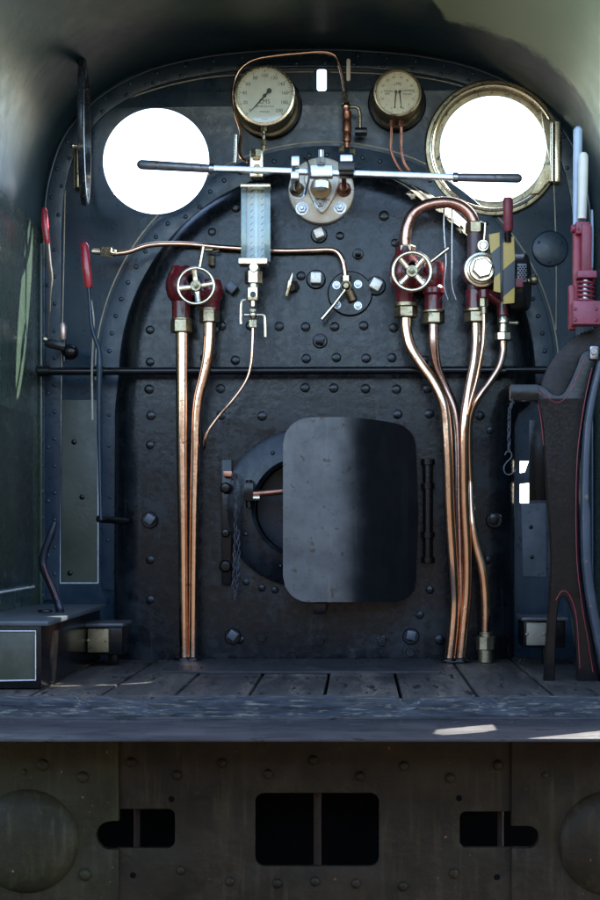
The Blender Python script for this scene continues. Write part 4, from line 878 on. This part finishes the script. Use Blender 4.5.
# nosing timber with broken edge
def timber():
    b = bmesh.new(); nx, ny, nz = 260, 6, 10; x0, x1 = -1.15, 1.30; y0, y1 = -1.345, -1.285; z0, z1 = -.064, .0
    bmesh.ops.create_cube(b, size=1); b.transform(Matrix.Translation(((x0 + x1) / 2, (y0 + y1) / 2, (z0 + z1) / 2)) @ Matrix.Diagonal((x1 - x0, y1 - y0, z1 - z0, 1)))
    bmesh.ops.bisect_plane  # noqa
    for i in range(1, nx):
        x = x0 + (x1 - x0) * i / nx; bmesh.ops.bisect_plane(b, geom=b.verts[:] + b.edges[:] + b.faces[:], plane_co=(x, 0, 0), plane_no=(1, 0, 0))
    for j in range(1, nz):
        z = z0 + (z1 - z0) * j / nz; bmesh.ops.bisect_plane(b, geom=b.verts[:] + b.edges[:] + b.faces[:], plane_co=(0, 0, z), plane_no=(0, 0, 1))
    for j in range(1, 4):
        y = y0 + (y1 - y0) * j / 4; bmesh.ops.bisect_plane(b, geom=b.verts[:] + b.edges[:] + b.faces[:], plane_co=(0, y, 0), plane_no=(0, 1, 0))
    from mathutils import noise as nz_
    chips = [(P(135, 0, -1.34).x, .09, .018), (P(408, 0, -1.34).x, .04, .028), (P(500, 0, -1.34).x, .03, .014), (P(82, 0, -1.34).x, .025, .022), (P(480, 0, -1.34).x, .02, .01)]
    for v in b.verts:
        f = (v.co.z - z0) / (z1 - z0); fr = 1 - (v.co.y - y0) / (y1 - y0)
        q = nz_.noise(Vector((v.co.x * 9, v.co.z * 30, 3))); q2 = nz_.noise(Vector((v.co.x * 40, v.co.z * 60, 9)))
        v.co.y += fr * (.006 * q + .003 * q2)
        if f > .55: v.co.z += (f - .55) / .45 * (.0035 * nz_.noise(Vector((v.co.x * 12, 0, 5))) + .002 * q2) - fr * f * .004
        for cxx, w, dp in chips:
            d = abs(v.co.x - cxx) / w
            if d < 1 and f > .3: v.co.z -= dp * (1 - d * d) * (f - .3) / .7 * (.5 + .5 * fr) ; v.co.y += fr * .012 * (1 - d) * f
    bmesh.ops.recalc_face_normals(b, faces=b.faces[:]); return MB().merge(b)
timber().build('nosing_timber', BEAMW, deck, ang=50)

for i_ in range(len(xs) - 1):
    for yy_ in (-1.235, -.72):
        for sx_ in (.18, .82):
            if xs[i_] < -1.2 or xs[i_ + 1] > 1.3: continue
            rivet(Vector((xs[i_] + (xs[i_ + 1] - xs[i_]) * sx_ + random.uniform(-.01, .01), yy_, .001)), .007, BLACKP, deck, 'screw', axis=(0, 0, 1), hgt=.25)
crumbs = MB()
for k_ in range(90):
    x_ = random.uniform(-.8, .95); y_ = random.choice((random.uniform(-1.28, -.1), random.uniform(-.2, -.04))); r_ = random.uniform(.002, .007)
    b = bmesh.new(); bmesh.ops.create_icosphere(b, subdivisions=1, radius=r_)
    for v in b.verts: v.co *= random.uniform(.65, 1.15); v.co.z *= .7
    b.transform(Matrix.Translation((x_, y_, r_ * .55 + (.009 if -.57 < y_ < -.03 and abs(x_ - .02) < .5 else .001))))
    crumbs.merge(b)
tag(crumbs.build('coal_dust', RUBBER_C, None, ang=10), 'fine dark grit scattered over the worn plank floor', 'grit', None, 'stuff')
t = thing('fall_plate', 'flat worn steel plate along the front edge of the wooden floor', 'plate', (0, -1.55, -.07))
b = MB(); b.box((.06, (-1.345 - 1.775) / 2, -.073), (2.6, .43, .010), rot=None, bev=.004); b.build('plate', FALLP, t)
b = MB(); b.box((.06, -1.34, -.066), (2.6, .03, .012), bev=.004); b.build('hinge_strip', FALLP, t)
for i_ in range(13): rivet(Vector((-1.0 + i_ * .17, -1.40, -.068)), .011, FALLP, t, 'rivet', axis=(0, 0, 1), hgt=.3)

# ================================================================== DRAG BEAM
YD = -1.40
drag = thing('drag_beam', 'dark brown riveted steel drag beam with slots below the floor', 'beam', P(300, 900, YD))
top = 738.5
def slot(flip=False):
    p = [(124, 810), (169, 809)] + arc(169, 815, 6, 90, 0, 5) + arc(169, 841, 6, 0, -90, 5)[0:] + [(140, 848)] + [(118, 848.5)]
    return p
cen = [(116.5, top - 12), (513, top - 12), (513, 811.5), (466, 811.5)] + arc(466, 818, 6.5, 90, 180, 5) + arc(466, 841, 6.5, 180, 270, 5) + [(513, 847.5), (513, 930), (116.5, 930), (116.5, 848), (168, 848)] + arc(168, 841, 7, 270, 360, 5) + arc(168, 816, 7, 0, 90, 5) + [(116.5, 809)]
hC = rr2(255, 793, 379, 866, 9, 6)
hL = [(118, 812), (122, 809)] + arc(168, 816, 7, 90, 0, 5) + arc(168, 841, 7, 0, -90, 5) + [(122, 848), (118, 848)]
hL2 = [(x, y) for x, y in hL]
hR = [(512, 814), (508, 812), (466, 811.5)] + arc(466, 818, 6.5, 90, 180, 5) + arc(466, 840, 6.5, 180, 270, 5) + [(508, 847), (512, 847)]
Yc = YD + .014
b = MB(); b.plate(W(cen, Yc), [W(hC, Yc)], Yc, .022, .003); b.build('centre_plate', DRAG, drag)
left = [(-90, top - 12), (118.5, top - 12), (118.5, 821), (112, 821)] + arc(110, 835.5, 14, 90, 270, 12) + [(118.5, 849.5), (118.5, 930), (-90, 930)]
b = MB(); b.plate(W(left, YD), [], YD, .030, .003); b.build('side_plate', DRAGS, drag)
right = [(690, top - 12), (511.5, top - 12), (511.5, 826), (524, 826)] + arc(528, 837, 11, 90, -90, 12) + [(511.5, 848), (511.5, 930), (690, 930)]
b = MB(); b.plate(W(right, YD), [], YD, .030, .003); b.build('side_plate', DRAG, drag)
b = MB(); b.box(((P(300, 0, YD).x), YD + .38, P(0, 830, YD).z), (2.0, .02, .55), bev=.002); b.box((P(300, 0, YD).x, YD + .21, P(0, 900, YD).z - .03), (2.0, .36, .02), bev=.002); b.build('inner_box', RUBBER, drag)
for x, w in ((137, .018), (317.5, .022), (500.5, .018)):
    b = MB(); b.cyl(P(x, 780, YD + .10), P(x, 880, YD + .10), w / 2 * 1.1); b.build('pin', RUST, drag)
for (cx_, cy_, r_) in ((27, 841, 52), (611, 843, 53)):
    b = MB(); kk = k(YD); b.lathe([(0, .050), (r_ * kk * .3, .048), (r_ * kk * .6, .041), (r_ * kk * .8, .030), (r_ * kk * .92, .017), (r_ * kk * .98, .007), (r_ * kk, 0)], P(cx_, cy_, YD), F, 64); b.build('buffer_pad', DRAGS if cx_ < 300 else DRAG, drag)
rv = [(43, 765, 5.5, 0), (83, 777, 5.5, 0), (131, 762, 4.6, 1), (177, 775, 4.6, 1), (222, 763, 4.6, 1), (268, 774, 4.6, 1), (313, 760, 4.6, 1), (360, 776, 4.6, 1), (404, 766, 4.6, 1), (450, 778, 4.6, 1), (498, 765, 4.8, 1), (85, 874, 5.8, 0), (181, 870, 4.2, 1), (230, 881, 4.2, 1), (277, 883, 4.6, 1), (315, 881, 4.6, 1), (356, 883, 4.6, 1), (403, 886, 4.6, 1), (454, 873, 4.6, 1), (545, 775, 3, 0), (24, 772, 3, 0)]
for x, y, r_, c_ in rv: rivet(P(x, y, Yc if c_ else YD), r_ * 1.12 * k(YD), DRAG if c_ else DRAGS, drag, 'rivet', hgt=.8)
for x, y in ((171.5, 799), (133, 875), (459, 798), (497, 877)): 
    b = MB(); b.lathe([(0, .0015), (.0085, .0015), (.0095, 0)], P(x, y, Yc), F, 18); b.build('bolt_hole', RUBBER, drag)

# ================================================================== SEAT LOCKER LEFT
t = thing('seat_locker', 'dark steel locker on the floor at left with a white-lined olive front', 'locker', (-.9, -.6, 0))
YB0 = -1.13; xa = P(43, 0, YB0).x; zt = .218
zt = P(0, 622, YB0).z
b = MB(); b.box(((xl + xa) / 2 - .1, (YB0 - .02) / 2, zt / 2), (xa - xl + .2 - .01, abs(YB0) - .02, zt - .01), bev=.004); b.build('body', BLACKP, t)
b = MB(); b.box(((xl + xa) / 2 - .1 + .01, (YB0 - .02) / 2, zt - .004), (xa - xl + .2 + .02, abs(YB0) + .0, .016), bev=.005); b.build('lid', mat('worn_lid', (.045, .055, .06), (.075, .085, .09), 9, (.3, .5), .1, .3, 50, wear=(.12, .13, .13), wscale=30, wthr=.66), t)
b = MB(); b.plate(W([(-20, 632), (34.5, 632), (34.5, 679), (-20, 680)], YB0), [], YB0 - .003, .004, .001); b.build('front_panel', OLIVE, t)
b = MB(); b.tube(W3([(-20, 631), (35.5, 631), (35.5, 680), (-20, 681)], YB0 - .004), .0028, 6, smooth=False); b.build('panel_lining', WHITE, t)
b = MB(); b.torus(P(45, 611, -.75), (0, 0, 1), .022, .005, 24, 8); b.build('lid_ring', BLACKP, t)
t = thing('damper_lever', 'bent dark flat lever rising from the locker top', 'lever', P(60, 612, -.62))
b = MB(); b.tube([P(55, 522, -.62), P(51, 534, -.62), P(44.5, 552, -.62), P(43, 566, -.62), P(50, 583, -.62), P(57, 600, -.62), P(60, 613, -.62), P(61.5, 640, -.55)], [.009, .014, .014, .014, .014, .014, .016, .012], 12); b.build('lever_bar', mat('blue_black', (.006, .010, .018), (.010, .014, .022), 20, (.25, .4), .2, .2), t)
b = MB(); b.tube([P(44, 566, -.64), P(50, 583, -.64), P(57, 600, -.64)], .005, 8); b.build('red_edge', mat('dark_red', (.09, .015, .015)), t)
# small boxes with a brass front
def obox(label, x0, x1, y0, y1, Y, x2, m, cat='box'):
    t = thing('oil_box', label, cat, P((x0 + x2) / 2, y1, Y))
    A = P(x0, y0, Y); B = P(x2, y1, Y); w = B.x - A.x; h = A.z - B.z
    b = MB(); b.box(((A.x + B.x) / 2, Y + .11, (A.z + B.z) / 2), (w, .20, h), bev=.008); b.build('case', BLACKP, t)
    b = MB(); b.box(((A.x + B.x) / 2 - .002, Y + .10, A.z + .004), (w + .016, .23, .014), bev=.005); b.build('lid', mat('dull_lid', (.10, .10, .10), (.06, .06, .06), 20, (.3, .5), .4, .2), t)
    C = P(x1, y1, Y); b = MB(); b.box(((A.x + C.x) / 2 + .006, Y + .006, (A.z + B.z) / 2), (C.x - A.x - .008, .014, h - .02), bev=.004); b.build('front_plate', m, t)
    b = MB(); b.box(((A.x + B.x) / 2 + .02, Y + .11, B.z / 2), (.035, .05, max(.02, B.z)), bev=.003); b.build('foot', BLACKP, t)
    for x in (x0 + 3, x1 - 2): rivet(P(x, (y0 + y1) / 2, Y - .002), .006, m, t, 'screw')
obm = mat('tarnished_brass', (.30, .23, .12), (.17, .12, .06), 16, (.35, .55), .7, .3, 60, wear=(.08, .05, .03), wscale=40, wthr=.6)
obox('small box with a tarnished brass front on the floor beside the locker', 85, 108, 626, 655, -.32, 122, obm)
obox('small box with a pale brass front under the reversing stand', 524, 546, 620, 648, -.30, 566, mat('pale_tarnish', (.36, .31, .23), (.24, .20, .14), 16, (.4, .6), .4, .3, 60, wear=(.10, .07, .04), wscale=40, wthr=.62))

# ================================================================== REVERSING STAND
YV = -.85; kv = k(YV)
t = thing('reversing_stand', 'tall dark cast stand with red lining and a toothed quadrant', 'lever stand', P(575, 684, YV))
body = cr([(536, 384), (545, 387), (553, 394), (562, 394), (569, 384), (576, 368), (583, 352), (596, 350)], 4) + cr([(596, 362), (588, 392), (583, 420), (580.5, 450), (579, 500), (580, 560), (585, 600), (592, 640), (600, 684)], 4) + [(578, 684)] + cr([(577, 668), (574, 625), (570, 606), (564, 596), (558.5, 606), (556, 640), (555, 684)], 4) + [(544, 684)] + cr([(547, 640), (550.5, 590), (551, 540), (548, 500), (545, 455), (543, 425), (538, 402)], 4) + [(536, 401)]
b = MB(); b.plate(W(body, YV), [], YV, .05, .004); b.build('standard', BLACKP, t, ang=30)
b = MB(); R_ = cr([(597, 362), (589.5, 392), (584.5, 420), (582, 450), (580.5, 500), (581.5, 560), (587, 605), (595, 645), (603, 684)], 5); R2 = [(x + 6.5 + 2 * (y > 500), y) for x, y in R_]
b.plate(W(R_ + R2[::-1], YV), [], YV - .045, .14, .006); b.build('edge_flange', mat('blue_grey_flange', (.06, .072, .09), (.04, .048, .062), 9, (.3, .5), .1, .3, 50, wear=(.20, .14, .09), wscale=20, wthr=.60), t)
b = MB()
for pl in ([(539, 390), (546, 396), (553, 401.5), (560, 402), (568, 395), (575, 382), (581, 368), (585, 358)], [(592, 368), (586, 395), (581, 425), (577.5, 455), (576, 500), (577, 560), (582, 605), (588, 640), (593, 672)], [(538, 404), (541, 420), (543.5, 445)], [(556, 600), (561, 592), (567, 592), (573, 603), (577, 622), (580, 668)]):
    b.tube(W3(pl, YV - .0005), .0016, 6)
b.build('red_line', REDL, t)
b = MB(); b.box(P(524, 393, YV + .02), (28 * kv, .05, 16 * kv), bev=.004); b.build('side_block', BLACKP, t)
teeth = []
cx0, cy0, ro, ri = 612, 399, 71, 46
n = 92
for i in range(n + 1):
    a = 60 + (205 - 60) * i / n
    tt = ro + (2.2 if (i % 2 and a < 128) else 0)
    teeth.append((cx0 + tt * math.cos(math.radians(a)), cy0 - tt * math.sin(math.radians(a))))
q = teeth + [(cx0 + ri * math.cos(math.radians(a)), cy0 - ri * math.sin(math.radians(a))) for a in range(200, 59, -5)]
b = MB(); b.plate(W(q, YV + .03), [], YV + .03, .05, .0015); b.build('toothed_quadrant', mat('brown_iron', (.022, .015, .012), (.012, .010, .010), 14, (.4, .6), .3, .4, 60), t)
b = MB(); b.cyl(P(594, 351, YV), P(594, 351, YV - .035), .013); b.box(P(594, 353, YV - .01), (.03, .02, .045), bev=.006); b.build('pivot_bolt', STEEL, t)
# S hook and chain
chain('hook_chain', 'thin chain with an S hook hanging from the block on the reversing stand', [P(513, 401, YV), P(509.5, 410, YV), P(509, 430, YV), P(509, 450, YV)], .0058, .0019, CHM)
hk = D.objects['hook_chain']
b = MB(); b.tube(W3([(505, 455), (507, 451.5), (511, 452.5), (511.5, 457), (507, 462), (504, 467), (505, 473), (510, 474.5), (516, 470)], YV), .0026, 8); b.build('hook', CHM, hk)

t = thing('reversing_lever', 'crimson reversing lever with a cream grip and spring catch', 'lever', P(585, 326, YV))
b = MB(); b.box(P(577, 278, YV - .02), (8 * kv, .04, 96 * kv), bev=.006); b.box(P(572, 308, YV - .02), (7 * kv, .04, 44 * kv), bev=.005); b.build('lever_arm', mat('deep_crimson', (.30, .03, .045), (.24, .025, .04), 12, (.3, .45), bump=.15), t)
b = MB(); b.box(P(586, 250, YV - .06), (9.5 * kv, .035, 50 * kv), bev=.006); b.build('catch_rod', CRIM, t)
b = MB(); b.box(P(587, 314, YV - .07), (30 * kv, .07, 23 * kv), bev=.004); b.build('catch_block', PINK, t)
b = MB(); b.box(P(586, 275.5, YV - .07), (19 * kv, .06, 7 * kv), bev=.004); b.build('spring_cap', PINK, t)
b = MB(); b.cyl(P(571, 229, YV - .04), P(591, 229, YV - .04), .014); b.box(P(582, 229, YV - .045), (14 * kv, .05, 12 * kv), bev=.006); b.build('collar', CRIM, t)
b = MB(); b.tube([P(586, 280, YV - .07) + Vector((math.cos(i * .55) * 8 * kv, math.sin(i * .55) * .026, -i * 21.5 * kv / 57)) for i in range(58)], .0042, 8, smooth=False); b.build('spring', CRIM, t)
b = MB(); b.cyl(P(586, 280, YV - .07), P(586, 303, YV - .07), .012); b.build('spring_rod', STEEL, t)
for x_, y_ in ((575, 309), (596, 309), (575, 320), (596, 320), (578, 229), (587, 229)):
    rivet(P(x_, y_, YV - .106 if y_ > 300 else YV - .07), .006, CRIM, t, 'rivet')
b = MB(); b.tube([P(583.5, 153, YV - .06), P(583.4, 156, YV - .06), P(583, 185, YV - .06), P(582, 219, YV - .06)], [.010, .0165, .0165, .0150], 20, smooth=False); b.build('grip', CREAMP, t)
b = MB(); b.tube([P(578.2, 127, YV), P(578, 130, YV), P(577.5, 165, YV), P(576, 225, YV)], [.008, .0155, .0150, .011], 20, smooth=False); b.build('latch_grip', LBLUE, t)
b = MB(); b.tube(W3([(592, 210), (592.5, 240), (592, 268)], YV - .03), .004, 8); b.build('latch_wire', LBLUE, t)

# ================================================================== SKY, SUN, CAMERA
Sd = Vector((1, .70, 1.38)).normalized()
el = math.asin(Sd.z); az = math.atan2(Sd.x, Sd.y)
w = D.worlds.new('World'); SC.world = w; w.use_nodes = True; T = w.node_tree
bg = T.nodes['Background']; sk = T.nodes.new('ShaderNodeTexSky'); sk.sky_type = 'NISHITA'; sk.sun_disc = False
sk.sun_elevation = el; sk.sun_rotation = az; sk.dust_density = 1.2; sk.air_density = 1.0; sk.altitude = 50
T.links.new(sk.outputs[0], bg.inputs['Color']); bg.inputs['Strength'].default_value = .15
sl_ = D.lights.new('sun', 'SUN'); sl_.energy = 5; sl_.angle = math.radians(.53); sl_.color = (1, .95, .86)
so = D.objects.new('sun', sl_); COL.objects.link(so); so.rotation_euler = Sd.to_track_quat('Z', 'Y').to_euler(); so.location = (3, 3, 5)

cam = D.cameras.new('camera'); co = D.objects.new('camera', cam); COL.objects.link(co)
co.location = (CX, -CD, CZ); co.rotation_euler = (PI / 2, 0, 0)
cam.sensor_fit = 'HORIZONTAL'; cam.sensor_width = 36; cam.lens = 36 * (CD / .004) / 600
cam.shift_x = -58 / 600; cam.shift_y = 81 / 600; cam.clip_end = 500; cam.clip_start = .1
SC.camera = co
SC.view_settings.view_transform = 'Standard'; SC.view_settings.look = 'None'
SC.view_settings.exposure = 2.85; SC.view_settings.gamma = 1
